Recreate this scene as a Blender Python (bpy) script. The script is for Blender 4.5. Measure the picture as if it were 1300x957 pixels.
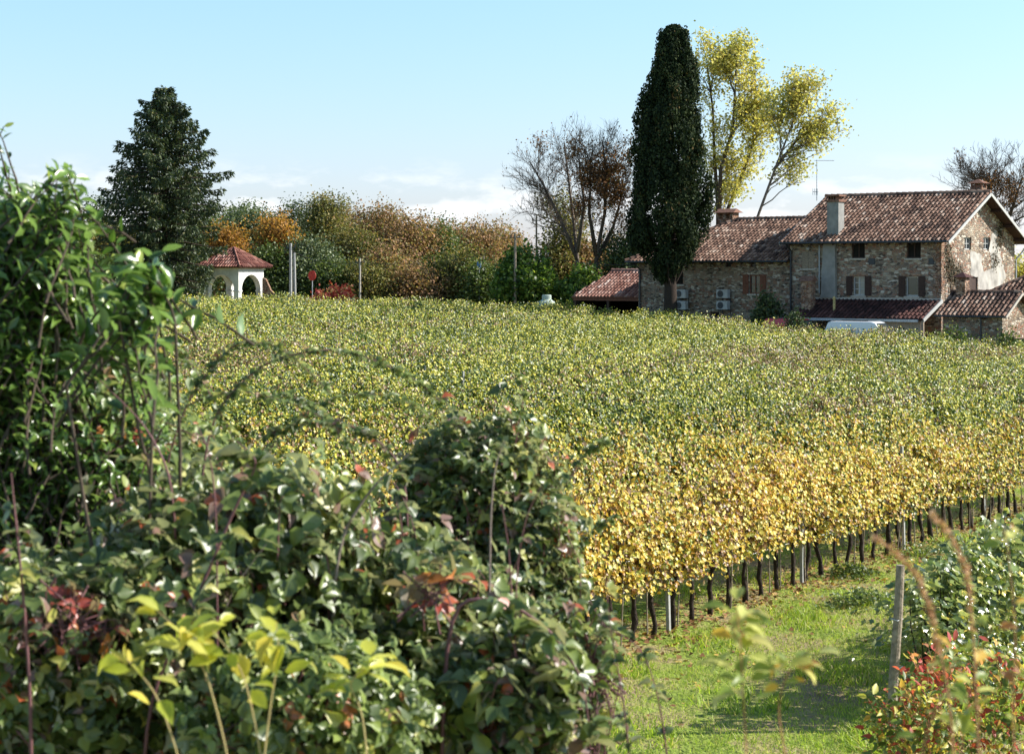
import bpy, math, random
import numpy as np
from mathutils import Vector, Matrix

for _o in list(bpy.data.objects):
    bpy.data.objects.remove(_o, do_unlink=True)
scene = bpy.context.scene
COL = scene.collection
rng = np.random.default_rng(7)
random.seed(7)
R = math.radians
PI = math.pi

# ------------------------------------------------------------------ camera, sky, sun
F = 2400.0          # focal length in photograph pixels (photograph 1300 wide)
HZ = 345.0          # row of the horizon in the photograph
CZ = 5.3            # height of the lens
cam = bpy.data.cameras.new('camera')
cam.sensor_width = 36.0
cam.lens = F / 1300.0 * 36.0
cam.shift_y = -(478.5 - HZ) / 1300.0
cam.clip_start = 0.05
cam.clip_end = 20000
cam.dof.use_dof = True
cam.dof.focus_distance = 60.0
cam.dof.aperture_fstop = 8.0
camo = bpy.data.objects.new('camera', cam)
camo.location = (0, 0, CZ)
camo.rotation_euler = (R(90), 0, 0)
COL.objects.link(camo)
scene.camera = camo

SUN_AZ, SUN_EL = 84.0, 33.0      # azimuth from +Y towards +X
world = bpy.data.worlds.new('World')
scene.world = world
world.use_nodes = True
wn, wl = world.node_tree.nodes, world.node_tree.links
wn.clear()
wout = wn.new('ShaderNodeOutputWorld')
bg = wn.new('ShaderNodeBackground')
bg.inputs['Strength'].default_value = 0.115
sky = wn.new('ShaderNodeTexSky')
sky.sky_type = 'NISHITA'
sky.sun_disc = False
sky.sun_elevation = R(SUN_EL)
sky.sun_rotation = R(SUN_AZ)
sky.altitude = 150
sky.air_density = 1.0
sky.dust_density = 0.7
sky.ozone_density = 1.6
geo = wn.new('ShaderNodeTexCoord')
sep = wn.new('ShaderNodeSeparateXYZ')
wl.new(geo.outputs['Generated'], sep.inputs[0])
mp = wn.new('ShaderNodeMapping')
mp.inputs['Scale'].default_value = (16.0, 16.0, 46.0)
wl.new(geo.outputs['Generated'], mp.inputs[0])
nz = wn.new('ShaderNodeTexNoise')
nz.inputs['Scale'].default_value = 1.4
nz.inputs['Detail'].default_value = 9
nz.inputs['Roughness'].default_value = 0.58
wl.new(mp.outputs[0], nz.inputs['Vector'])
cr = wn.new('ShaderNodeValToRGB')
cr.color_ramp.elements[0].position = 0.47
cr.color_ramp.elements[1].position = 0.60
wl.new(nz.outputs['Fac'], cr.inputs[0])
el = wn.new('ShaderNodeValToRGB')           # clouds only low over the plain
e = el.color_ramp.elements
e[0].position = 0.0; e[0].color = (1, 1, 1, 1)
e[1].position = 0.062; e[1].color = (0, 0, 0, 1)
k = e.new(0.036); k.color = (.8, .8, .8, 1)
wl.new(sep.outputs['Z'], el.inputs[0])
mul = wn.new('ShaderNodeMath'); mul.operation = 'MULTIPLY'
wl.new(cr.outputs[0], mul.inputs[0]); wl.new(el.outputs[0], mul.inputs[1])
tint = wn.new('ShaderNodeMixRGB'); tint.blend_type = 'MULTIPLY'
tint.inputs['Fac'].default_value = 1.0
tr = wn.new('ShaderNodeValToRGB')
te = tr.color_ramp.elements
te[0].position = 0.0; te[0].color = (.64, .64, .92, 1)
te[1].position = 0.16; te[1].color = (.73, .85, .82, 1)
k = te.new(0.06); k.color = (.68, .71, .86, 1)
wl.new(sep.outputs['Z'], tr.inputs[0]); wl.new(tr.outputs[0], tint.inputs['Color2'])
wl.new(sky.outputs[0], tint.inputs['Color1'])
mixc = wn.new('ShaderNodeMixRGB')
mixc.inputs['Color2'].default_value = (4.7, 4.8, 4.9, 1)
wl.new(mul.outputs[0], mixc.inputs['Fac'])
wl.new(tint.outputs[0], mixc.inputs['Color1'])
wl.new(mixc.outputs[0], bg.inputs['Color'])
wl.new(bg.outputs[0], wout.inputs[0])

sunl = bpy.data.lights.new('sun', 'SUN')
sunl.energy = 4.2
sunl.angle = R(0.55)
sunl.color = (1.0, 0.945, 0.86)
suno = bpy.data.objects.new('sun', sunl)
sd = Vector((math.sin(R(SUN_AZ)) * math.cos(R(SUN_EL)), math.cos(R(SUN_AZ)) * math.cos(R(SUN_EL)), math.sin(R(SUN_EL))))
suno.rotation_euler = sd.to_track_quat('Z', 'Y').to_euler()
suno.location = (60, 0, 60)
COL.objects.link(suno)

scene.view_settings.view_transform = 'Standard'
scene.view_settings.look = 'None'
scene.view_settings.gamma = 1.0
scene.view_settings.use_curve_mapping = False
scene.view_settings.exposure = 1.1
scene.render.engine = 'CYCLES'
scene.cycles.max_bounces = 6
scene.cycles.transmission_bounces = 4
scene.cycles.diffuse_bounces = 3
scene.cycles.glossy_bounces = 2


# ------------------------------------------------------------------ helpers
def P(px, py, Y):
    """point at distance Y seen at photograph pixel (px, py)"""
    return np.array([(px - 650.0) / F * Y, Y, CZ - (py - HZ) / F * Y])


def ground(X, Y):
    X = np.asarray(X, float); Y = np.asarray(Y, float)
    Xc = np.clip(X, -60, 60); Yc = np.clip(Y, -20, 150)
    base = CZ - 5.325 - .0351 * Xc + .00617 * Yc + .45 * np.exp(-((X - 8) ** 2 + (Y - 112) ** 2) / 512.)
    base = base + .05 * np.sin(X * .7 + Y * .23) * np.sin(Y * .41 - X * .2)
    y0 = 3.0 + np.clip(-X, 0, 3)
    bank = CZ - 1.65 - np.maximum(0, Y - y0) * .33
    d = bank - base
    return np.where(d > .6, bank, np.where(d < -.6, base, base + (d + .6) ** 2 / 2.4))


def tag(o, label=None, cat=None, group=None, kind=None):
    if label: o['label'] = label
    if cat: o['category'] = cat
    if group: o['group'] = group
    if kind: o['kind'] = kind
    return o


def thing(name, loc, label, cat, group=None, rz=0.0):
    o = bpy.data.objects.new(name, None)
    o.empty_display_size = .3
    o.location = loc
    o.rotation_euler = (0, 0, rz)
    COL.objects.link(o)
    return tag(o, label, cat, group)


class MB:
    def __init__(s):
        s.v = []; s.f = []; s.a = []; s.n = 0

    def add(s, vs, fs, a=0.5):
        k = s.n
        s.v.extend([tuple(map(float, p)) for p in vs]); s.n += len(vs)
        for f in fs:
            s.f.append(tuple(i + k for i in f)); s.a.append(a)

    def box(s, c, size, rz=0, a=0.5, M=None):
        hx, hy, hz = [q / 2 for q in size]
        vs = [(x, y, z) for x in (-hx, hx) for y in (-hy, hy) for z in (-hz, hz)]
        ca, sa = math.cos(rz), math.sin(rz)
        out = []
        for x, y, z in vs:
            if M is not None:
                q = M @ Vector((x, y, z)); x, y, z = q
            out.append((c[0] + x * ca - y * sa, c[1] + x * sa + y * ca, c[2] + z))
        s.add(out, [(0, 1, 3, 2), (4, 6, 7, 5), (0, 4, 5, 1), (2, 3, 7, 6), (0, 2, 6, 4), (1, 5, 7, 3)], a)

    def span(s, p, q, a=0.5):
        c = [(p[i] + q[i]) / 2 for i in range(3)]
        s.box(c, [abs(q[i] - p[i]) for i in range(3)], a=a)

    def beam(s, p, q, w, h, a=0.5):
        p = Vector(p); q = Vector(q); d = (q - p); L = d.length; d.normalize()
        side = d.cross(Vector((0, 0, 1)))
        if side.length < 1e-3: side = Vector((1, 0, 0))
        side.normalize(); up = side.cross(d)
        vs = []
        for e_ in (p, q):
            for sx, sz in ((-1, -1), (1, -1), (1, 1), (-1, 1)):
                vs.append(e_ + side * (sx * w / 2) + up * (sz * h / 2))
        s.add(vs, [(0, 1, 2, 3), (7, 6, 5, 4), (0, 4, 5, 1), (1, 5, 6, 2), (2, 6, 7, 3), (3, 7, 4, 0)], a)

    def tube(s, pts, rads, sides=6, a=0.5, cap=True):
        pts = [Vector(p) for p in pts]
        n = len(pts)
        vs = []
        prev = None
        for i, p in enumerate(pts):
            d = (pts[min(i + 1, n - 1)] - pts[max(i - 1, 0)])
            if d.length < 1e-9: d = Vector((0, 0, 1))
            d.normalize()
            if prev is None:
                x = d.cross(Vector((0, 1, 0.13)))
                if x.length < .05: x = d.cross(Vector((1, 0, 0)))
            else:
                x = prev - d * prev.dot(d)
                if x.length < 1e-4: x = d.cross(Vector((1, 0, 0)))
            x.normalize(); prev = x
            y = d.cross(x)
            for j in range(sides):
                t = 2 * PI * j / sides
                vs.append(p + (x * math.cos(t) + y * math.sin(t)) * rads[i])
        fs = []
        for i in range(n - 1):
            for j in range(sides):
                k = (j + 1) % sides
                fs.append((i * sides + j, i * sides + k, (i + 1) * sides + k, (i + 1) * sides + j))
        if cap:
            fs.append(tuple(range(sides - 1, -1, -1)))
            fs.append(tuple((n - 1) * sides + j for j in range(sides)))
        s.add(vs, fs, a)

    def lathe(s, c, prof, sides=16, a=0.5):
        vs = []
        for r, z in prof:
            for j in range(sides):
                t = 2 * PI * j / sides
                vs.append((c[0] + r * math.cos(t), c[1] + r * math.sin(t), c[2] + z))
        fs = []
        n = len(prof)
        for i in range(n - 1):
            for j in range(sides):
                k = (j + 1) % sides
                fs.append((i * sides + j, i * sides + k, (i + 1) * sides + k, (i + 1) * sides + j))
        fs.append(tuple(range(sides - 1, -1, -1))); fs.append(tuple((n - 1) * sides + j for j in range(sides)))
        s.add(vs, fs, a)

    def mesh(s, name, smooth=False):
        m = bpy.data.meshes.new(name)
        m.from_pydata(s.v, [], s.f)
        at = m.attributes.new('rnd', 'FLOAT', 'FACE')
        at.data.foreach_set('value', np.array(s.a, np.float32))
        if smooth:
            m.polygons.foreach_set('use_smooth', np.ones(len(s.f), bool))
        m.update()
        return m

    def build(s, name, mat, parent=None, smooth=False, bevel=0):
        o = bpy.data.objects.new(name, s.mesh(name, smooth))
        o.data.materials.append(mat)
        COL.objects.link(o)
        if parent is not None: o.parent = parent
        if bevel:
            md = o.modifiers.new('bevel', 'BEVEL'); md.width = bevel; md.segments = 2; md.limit_method = 'ANGLE'
        return o


# ---- leaves in bulk
def tmpl(kind):
    if kind == 'tri':
        v = [(0, 0, 0), (-.5, .55, .1), (0, 1, -.05), (.5, .45, .1)]
        f = [(0, 2, 1), (0, 3, 2)]
    elif kind == 'needle':
        v = [(0, 0, 0), (-.16, .35, 0), (0, 1, -.1), (.16, .5, 0)]
        f = [(0, 2, 1), (0, 3, 2)]
    elif kind == 'oval':
        v = [(0, 0, 0), (0, .35, -.03), (0, .72, -.06), (0, 1, -.16), (-.17, .2, .05), (-.26, .45, .06), (-.17, .76, .0),
             (.17, .2, .05), (.26, .45, .06), (.17, .76, .0)]
        f = [(0, 1, 4), (4, 1, 5), (1, 2, 5), (5, 2, 6), (6, 2, 3), (0, 7, 1), (7, 8, 1), (1, 8, 2), (8, 9, 2), (9, 3, 2)]
    elif kind == 'bramble':
        v = [(0, 0, 0), (0, .33, -.04), (0, .68, -.07), (0, 1.02, -.17), (-.24, .1, .04), (-.36, .38, .08), (-.28, .6, .03), (-.13, .84, -.03),
             (.24, .1, .04), (.36, .38, .08), (.28, .6, .03), (.13, .84, -.03)]
        f = [(0, 1, 4), (4, 1, 5), (5, 1, 2), (5, 2, 6), (6, 2, 7), (7, 2, 3), (0, 8, 1), (8, 9, 1), (9, 2, 1), (9, 10, 2), (10, 11, 2), (11, 3, 2)]
    elif kind == 'vine':
        ang = np.array([-95, -62, -45, -25, -10, 0, 10, 25, 45, 62, 95]) * PI / 180
        ang = np.array([-150, -105, -80, -50, -28, 0, 28, 50, 80, 105, 150]) * PI / 180
        rr = np.array([.34, .42, .33, .52, .36, .62, .36, .52, .33, .42, .34])
        v = [(0, .35, -.07)]
        for a_, r_ in zip(ang, rr):
            v.append((math.sin(a_) * r_, .35 + math.cos(a_) * r_, .05 * math.cos(3 * a_) + .06 * abs(math.sin(a_))))
        f = [(0, i + 1, i) for i in range(1, 11)]
        v.append((0, 0.1, 0)); f.append((0, 1, 12)); f.append((0, 12, 11))
    elif kind == 'blade':
        v = [(-.05, 0, 0), (.05, 0, 0), (.035, .5, .1), (-.035, .5, .1), (0, 1, .38)]
        f = [(0, 1, 2), (0, 2, 3), (3, 2, 4)]
    return np.array(v, float), np.array(f, int)


def nrm(a):
    return a / np.maximum(np.linalg.norm(a, axis=-1, keepdims=True), 1e-9)


def leaves(pos, nor, along, size, kind='tri', wid=1.0, a=None):
    """verts (N*n,3), tris, per-face attribute; leaf grows along 'along', faces 'nor'"""
    tv, tf = tmpl(kind)
    N = len(pos)
    z = nrm(nor)
    y = nrm(along - z * np.sum(along * z, axis=1, keepdims=True))
    x = np.cross(y, z)
    size = np.broadcast_to(np.asarray(size, float), (N,))
    jit = 1 + .18 * (rng.random((N, 1)) - .5)
    V = (pos[:, None, :]
         + x[:, None, :] * (tv[None, :, 0:1] * size[:, None, None] * wid * jit[:, :, None])
         + y[:, None, :] * (tv[None, :, 1:2] * size[:, None, None])
         + z[:, None, :] * (tv[None, :, 2:3] * size[:, None, None] * rng.uniform(.3, 3.2, (N, 1, 1))))
    n = len(tv)
    T = tf[None] + (np.arange(N) * n)[:, None, None]
    if a is None: a = rng.random(N)
    A = np.repeat(np.asarray(a), len(tf))
    return V.reshape(-1, 3), T.reshape(-1, 3), A


def leafmesh(name, chunks):
    Vs, Ts, As = [], [], []
    k = 0
    for V, T, A in chunks:
        Vs.append(V); Ts.append(T + k); As.append(A); k += len(V)
    V = np.concatenate(Vs).astype(np.float32); T = np.concatenate(Ts).astype(np.int32); A = np.concatenate(As).astype(np.float32)
    m = bpy.data.meshes.new(name)
    m.vertices.add(len(V)); m.vertices.foreach_set('co', V.ravel())
    m.loops.add(T.size); m.loops.foreach_set('vertex_index', T.ravel())
    m.polygons.add(len(T)); m.polygons.foreach_set('loop_start', np.arange(0, T.size, 3, dtype=np.int32))
    try: m.polygons.foreach_set('loop_total', np.full(len(T), 3, np.int32))
    except Exception: pass
    at = m.attributes.new('rnd', 'FLOAT', 'FACE'); at.data.foreach_set('value', A)
    m.update(calc_edges=True)
    m.validate()
    return m


def leafobj(name, chunks, mat, parent=None):
    o = bpy.data.objects.new(name, leafmesh(name, chunks))
    o.data.materials.append(mat)
    COL.objects.link(o)
    if parent is not None: o.parent = parent
    return o


def rdir(N):
    return nrm(rng.normal(size=(N, 3)))


# ------------------------------------------------------------------ materials
def newmat(name):
    m = bpy.data.materials.new(name); m.use_nodes = True
    nt = m.node_tree; nt.nodes.clear()
    out = nt.nodes.new('ShaderNodeOutputMaterial')
    return m, nt.nodes, nt.links, out


def ramp(nodes, stops, interp='LINEAR'):
    r = nodes.new('ShaderNodeValToRGB'); r.color_ramp.interpolation = interp
    els = r.color_ramp.elements
    while len(els) > 1: els.remove(els[-1])
    els[0].position = stops[0][0]; els[0].color = (*stops[0][1], 1)
    for p, c in stops[1:]:
        x = els.new(p); x.color = (*c, 1)
    return r


def math_(nodes, links, op, a, b=None, c=None):
    n = nodes.new('ShaderNodeMath'); n.operation = op
    for i, q in enumerate((a, b, c)):
        if q is None: continue
        if isinstance(q, (int, float)): n.inputs[i].default_value = q
        else: links.new(q, n.inputs[i])
    return n.outputs[0]


def leafmat(name, stops, rough=.45, spec=.4, trans=.35, noise=.0, nscale=.5, back=None, interp='CONSTANT', tcol=1.5):
    m, N, L, out = newmat(name)
    at = N.new('ShaderNodeAttribute'); at.attribute_name = 'rnd'
    fac = at.outputs['Fac']
    if noise:
        g = N.new('ShaderNodeNewGeometry')
        n = N.new('ShaderNodeTexNoise'); n.inputs['Scale'].default_value = nscale; n.inputs['Detail'].default_value = 3
        L.new(g.outputs['Position'], n.inputs['Vector'])
        d = math_(N, L, 'MULTIPLY_ADD', n.outputs['Fac'], noise * 2, -noise)
        fac = math_(N, L, 'ADD', fac, d)
    r = ramp(N, stops, interp); L.new(fac, r.inputs[0])
    col = r.outputs[0]
    if back:
        g2 = N.new('ShaderNodeNewGeometry')
        mx = N.new('ShaderNodeMixRGB'); mx.inputs['Color2'].default_value = (*back, 1)
        b = math_(N, L, 'MULTIPLY', g2.outputs['Backfacing'], .85)
        L.new(b, mx.inputs[0]); L.new(col, mx.inputs['Color1']); col = mx.outputs[0]
    p = N.new('ShaderNodeBsdfPrincipled')
    L.new(col, p.inputs['Base Color']); p.inputs['Roughness'].default_value = rough
    p.inputs['Specular IOR Level'].default_value = spec
    t = N.new('ShaderNodeBsdfTranslucent')
    mt = N.new('ShaderNodeMixRGB'); mt.blend_type = 'MULTIPLY'; mt.inputs[0].default_value = 1
    mt.inputs['Color2'].default_value = (tcol * 1.0, tcol * 1.05, tcol * .55, 1)
    L.new(col, mt.inputs['Color1']); L.new(mt.outputs[0], t.inputs['Color'])
    mix = N.new('ShaderNodeMixShader'); mix.inputs[0].default_value = trans
    L.new(p.outputs[0], mix.inputs[1]); L.new(t.outputs[0], mix.inputs[2]); L.new(mix.outputs[0], out.inputs[0])
    return m


def plain(name, col, rough=.7, spec=.3, var=.25, scale=6, metal=0, bump=0.0, bscale=30):
    m, N, L, out = newmat(name)
    tc = N.new('ShaderNodeTexCoord')
    n = N.new('ShaderNodeTexNoise'); n.inputs['Scale'].default_value = scale; n.inputs['Detail'].default_value = 6
    L.new(tc.outputs['Object'], n.inputs['Vector'])
    c0 = tuple(x * (1 - var) for x in col); c1 = tuple(min(1, x * (1 + var)) for x in col)
    r = ramp(N, [(.3, c0), (.7, c1)]); L.new(n.outputs['Fac'], r.inputs[0])
    p = N.new('ShaderNodeBsdfPrincipled'); L.new(r.outputs[0], p.inputs['Base Color'])
    p.inputs['Roughness'].default_value = rough; p.inputs['Specular IOR Level'].default_value = spec
    p.inputs['Metallic'].default_value = metal
    if bump:
        n2 = N.new('ShaderNodeTexNoise'); n2.inputs['Scale'].default_value = bscale; n2.inputs['Detail'].default_value = 5
        L.new(tc.outputs['Object'], n2.inputs['Vector'])
        b = N.new('ShaderNodeBump'); b.inputs['Strength'].default_value = bump; b.inputs['Distance'].default_value = .02
        L.new(n2.outputs['Fac'], b.inputs['Height']); L.new(b.outputs[0], p.inputs['Normal'])
    L.new(p.outputs[0], out.inputs[0])
    return m


def stonemat(name, tint=(1, 1, 1), mortar=(.26, .23, .19), red=.2, scale=4.6):
    m, N, L, out = newmat(name)
    tc = N.new('ShaderNodeTexCoord')
    mp_ = N.new('ShaderNodeMapping'); mp_.inputs['Scale'].default_value = (1, 1, 2.1)
    L.new(tc.outputs['Object'], mp_.inputs[0])
    nn = N.new('ShaderNodeTexNoise'); nn.inputs['Scale'].default_value = 2.2; nn.inputs['Detail'].default_value = 3
    L.new(mp_.outputs[0], nn.inputs['Vector'])
    ad = N.new('ShaderNodeMixRGB'); ad.blend_type = 'ADD'; ad.inputs[0].default_value = .22
    L.new(mp_.outputs[0], ad.inputs['Color1']); L.new(nn.outputs['Color'], ad.inputs['Color2'])
    v = N.new('ShaderNodeTexVoronoi'); v.inputs['Scale'].default_value = scale; v.inputs['Randomness'].default_value = .9
    ve = N.new('ShaderNodeTexVoronoi'); ve.feature = 'DISTANCE_TO_EDGE'; ve.inputs['Scale'].default_value = scale; ve.inputs['Randomness'].default_value = .9
    L.new(ad.outputs[0], v.inputs['Vector']); L.new(ad.outputs[0], ve.inputs['Vector'])
    s = N.new('ShaderNodeSeparateColor'); L.new(v.outputs['Color'], s.inputs[0])
    t = tint
    cols = [(.09, .07, .055), (.22, .16, .11), (.17, .13, .10), (.30, .24, .17), (.24, .13, .09), (.36, .31, .24), (.20, .155, .12), (.26, .16, .11), (.50, .45, .38)]
    st = [(i / 9 * .999, tuple(c[j] * t[j] for j in range(3))) for i, c in enumerate(cols)]
    r = ramp(N, st, 'CONSTANT'); L.new(s.outputs[0], r.inputs[0])
    # large blotches of lime render / dirt, fixed to the wall
    nb = N.new('ShaderNodeTexNoise'); nb.inputs['Scale'].default_value = .55; nb.inputs['Detail'].default_value = 7; nb.inputs['Roughness'].default_value = .65
    L.new(tc.outputs['Object'], nb.inputs['Vector'])
    rb = ramp(N, [(.52, (0, 0, 0)), (.68, (1, 1, 1))]); L.new(nb.outputs['Fac'], rb.inputs[0])
    mx0 = N.new('ShaderNodeMixRGB'); mx0.inputs['Color2'].default_value = (.42 * t[0], .36 * t[1], .28 * t[2], 1)
    f0 = math_(N, L, 'MULTIPLY', rb.outputs[0], .55)
    L.new(f0, mx0.inputs[0]); L.new(r.outputs[0], mx0.inputs['Color1'])
    re = ramp(N, [(.02, (1, 1, 1)), (.09, (0, 0, 0))]); L.new(ve.outputs['Distance'], re.inputs[0])
    mx = N.new('ShaderNodeMixRGB'); mx.inputs['Color2'].default_value = (*mortar, 1)
    f1 = math_(N, L, 'MULTIPLY', re.outputs[0], .75)
    L.new(f1, mx.inputs[0]); L.new(mx0.outputs[0], mx.inputs['Color1'])
    p = N.new('ShaderNodeBsdfPrincipled'); L.new(mx.outputs[0], p.inputs['Base Color']); p.inputs['Roughness'].default_value = .9
    p.inputs['Specular IOR Level'].default_value = .15
    b = N.new('ShaderNodeBump'); b.inputs['Strength'].default_value = .8; b.inputs['Distance'].default_value = .06
    r2 = ramp(N, [(0, (0, 0, 0)), (.2, (1, 1, 1))]); L.new(ve.outputs['Distance'], r2.inputs[0])
    L.new(r2.outputs[0], b.inputs['Height']); L.new(b.outputs[0], p.inputs['Normal'])
    L.new(p.outputs[0], out.inputs[0])
    return m


def attrmat(name, stops, rough=.8, spec=.25, interp='LINEAR', var=.2, scale=8):
    m, N, L, out = newmat(name)
    at = N.new('ShaderNodeAttribute'); at.attribute_name = 'rnd'
    r = ramp(N, stops, interp); L.new(at.outputs['Fac'], r.inputs[0])
    tc = N.new('ShaderNodeTexCoord')
    n = N.new('ShaderNodeTexNoise'); n.inputs['Scale'].default_value = scale; n.inputs['Detail'].default_value = 6
    L.new(tc.outputs['Object'], n.inputs['Vector'])
    r2 = ramp(N, [(.3, (1 - var,) * 3), (.7, (1 + var,) * 3)]); L.new(n.outputs['Fac'], r2.inputs[0])
    mx = N.new('ShaderNodeMixRGB'); mx.blend_type = 'MULTIPLY'; mx.inputs[0].default_value = 1
    L.new(r.outputs[0], mx.inputs['Color1']); L.new(r2.outputs[0], mx.inputs['Color2'])
    p = N.new('ShaderNodeBsdfPrincipled'); L.new(mx.outputs[0], p.inputs['Base Color'])
    p.inputs['Roughness'].default_value = rough; p.inputs['Specular IOR Level'].default_value = spec
    L.new(p.outputs[0], out.inputs[0])
    return m


ROW_A = R(31.5)
UR = np.array([math.sin(ROW_A), math.cos(ROW_A)])      # along the rows
NR = np.array([math.cos(ROW_A), -math.sin(ROW_A)])     # square to them, towards the track
RO = np.array([.96, 25.7])


def vinemat():
    m, N, L, out = newmat('vine_leaf')
    at = N.new('ShaderNodeAttribute'); at.attribute_name = 'rnd'
    g = N.new('ShaderNodeNewGeometry')
    sx = N.new('ShaderNodeSeparateXYZ'); L.new(g.outputs['Position'], sx.inputs[0])
    qx = math_(N, L, 'MULTIPLY', sx.outputs[0], -float(NR[0]))
    q = math_(N, L, 'MULTIPLY_ADD', sx.outputs[1], -float(NR[1]), qx)
    q = math_(N, L, 'ADD', q, float(NR @ RO))       # distance behind the front row
    mr = N.new('ShaderNodeMapRange'); mr.inputs['From Min'].default_value = -.5; mr.inputs['From Max'].default_value = 7.5
    mr.inputs['To Min'].default_value = .93; mr.inputs['To Max'].default_value = .12; L.new(q, mr.inputs['Value'])
    s_ = math_(N, L, 'MULTIPLY', sx.outputs[1], .85)
    s_ = math_(N, L, 'MULTIPLY_ADD', sx.outputs[0], .52, s_)   # distance along the rows
    rs = N.new('ShaderNodeMapRange'); rs.inputs['From Min'].default_value = 28; rs.inputs['From Max'].default_value = 52
    rs.inputs['To Min'].default_value = 0; rs.inputs['To Max'].default_value = .7; L.new(s_, rs.inputs['Value'])
    n = N.new('ShaderNodeTexNoise'); n.inputs['Scale'].default_value = .35; n.inputs['Detail'].default_value = 4
    L.new(g.outputs['Position'], n.inputs['Vector'])
    pn = math_(N, L, 'MULTIPLY_ADD', n.outputs['Fac'], .9, -.45)
    p_ = math_(N, L, 'ADD', mr.outputs[0], pn); p_ = math_(N, L, 'SUBTRACT', p_, rs.outputs[0])
    fr = math_(N, L, 'FRACT', math_(N, L, 'MULTIPLY', at.outputs['Fac'], 91.7))
    pick = math_(N, L, 'LESS_THAN', fr, p_)
    rg = ramp(N, [(0, (.20, .10, .04)), (.08, (.50, .26, .04)), (.18, (.66, .44, .06)), (.38, (.74, .58, .10)), (.62, (.78, .66, .22)), (.80, (.44, .44, .08)), (.91, (.30, .17, .07))], 'CONSTANT')
    rv = ramp(N, [(0, (.05, .085, .02)), (.18, (.11, .16, .03)), (.36, (.24, .29, .04)), (.55, (.43, .43, .05)), (.74, (.62, .55, .07)), (.88, (.26, .18, .08)), (.92, (.64, .57, .14))], 'CONSTANT')
    L.new(at.outputs['Fac'], rg.inputs[0])
    n3 = N.new('ShaderNodeTexNoise'); n3.inputs['Scale'].default_value = .55; n3.inputs['Detail'].default_value = 4; n3.inputs['Roughness'].default_value = .6
    L.new(g.outputs['Position'], n3.inputs['Vector'])
    fv = N.new('ShaderNodeMath'); fv.operation = 'ADD'; fv.use_clamp = True     # greener and yellower vines in patches
    L.new(at.outputs['Fac'], fv.inputs[0]); L.new(math_(N, L, 'MULTIPLY_ADD', n3.outputs['Fac'], .9, -.52), fv.inputs[1])
    L.new(fv.outputs[0], rv.inputs[0])
    # brown-purple leaf bands along the rows; they also draw the row-top shading
    cb = N.new('ShaderNodeCombineXYZ')
    L.new(math_(N, L, 'MULTIPLY', q, .36), cb.inputs[0]); L.new(math_(N, L, 'MULTIPLY', s_, .035), cb.inputs[1])
    n2 = N.new('ShaderNodeTexNoise'); n2.inputs['Scale'].default_value = 1.0; n2.inputs['Detail'].default_value = 3
    L.new(cb.outputs[0], n2.inputs['Vector'])
    r2 = ramp(N, [(.47, (0, 0, 0)), (.62, (1, 1, 1))]); L.new(n2.outputs['Fac'], r2.inputs[0])
    fr2 = math_(N, L, 'FRACT', math_(N, L, 'MULTIPLY', at.outputs['Fac'], 37.3))
    fade = N.new('ShaderNodeMapRange'); fade.inputs['From Min'].default_value = 18; fade.inputs['From Max'].default_value = 45
    fade.inputs['To Min'].default_value = .5; fade.inputs['To Max'].default_value = .16; L.new(q, fade.inputs['Value'])
    bp = math_(N, L, 'LESS_THAN', fr2, math_(N, L, 'MULTIPLY', r2.outputs[0], fade.outputs[0]))
    mx = N.new('ShaderNodeMixRGB'); L.new(pick, mx.inputs[0]); L.new(rv.outputs[0], mx.inputs['Color1']); L.new(rg.outputs[0], mx.inputs['Color2'])
    mb_ = N.new('ShaderNodeMixRGB'); L.new(bp, mb_.inputs[0]); L.new(mx.outputs[0], mb_.inputs['Color1']); mb_.inputs['Color2'].default_value = (.26, .17, .085, 1)
    col = mb_.outputs[0]
    p = N.new('ShaderNodeBsdfPrincipled'); L.new(col, p.inputs['Base Color']); p.inputs['Roughness'].default_value = .42
    p.inputs['Specular IOR Level'].default_value = .45
    t = N.new('ShaderNodeBsdfTranslucent'); L.new(col, t.inputs['Color'])
    mix = N.new('ShaderNodeMixShader'); mix.inputs[0].default_value = .3
    L.new(p.outputs[0], mix.inputs[1]); L.new(t.outputs[0], mix.inputs[2]); L.new(mix.outputs[0], out.inputs[0])
    return m


def groundmat():
    m, N, L, out = newmat('meadow_ground')
    g = N.new('ShaderNodeNewGeometry')
    n = N.new('ShaderNodeTexNoise'); n.inputs['Scale'].default_value = .6; n.inputs['Detail'].default_value = 8; n.inputs['Roughness'].default_value = .7
    L.new(g.outputs['Position'], n.inputs['Vector'])
    r = ramp(N, [(.32, (.10, .14, .03)), (.45, (.21, .27, .05)), (.53, (.30, .26, .11)), (.63, (.25, .18, .12))])
    L.new(n.outputs['Fac'], r.inputs[0])
    p = N.new('ShaderNodeBsdfPrincipled'); L.new(r.outputs[0], p.inputs['Base Color']); p.inputs['Roughness'].default_value = .95
    p.inputs['Specular IOR Level'].default_value = .1
    n2 = N.new('ShaderNodeTexNoise'); n2.inputs['Scale'].default_value = 14; n2.inputs['Detail'].default_value = 6
    L.new(g.outputs['Position'], n2.inputs['Vector'])
    b = N.new('ShaderNodeBump'); b.inputs['Strength'].default_value = 1; b.inputs['Distance'].default_value = .08
    L.new(n2.outputs['Fac'], b.inputs['Height']); L.new(b.outputs[0], p.inputs['Normal'])
    L.new(p.outputs[0], out.inputs[0])
    return m


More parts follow.
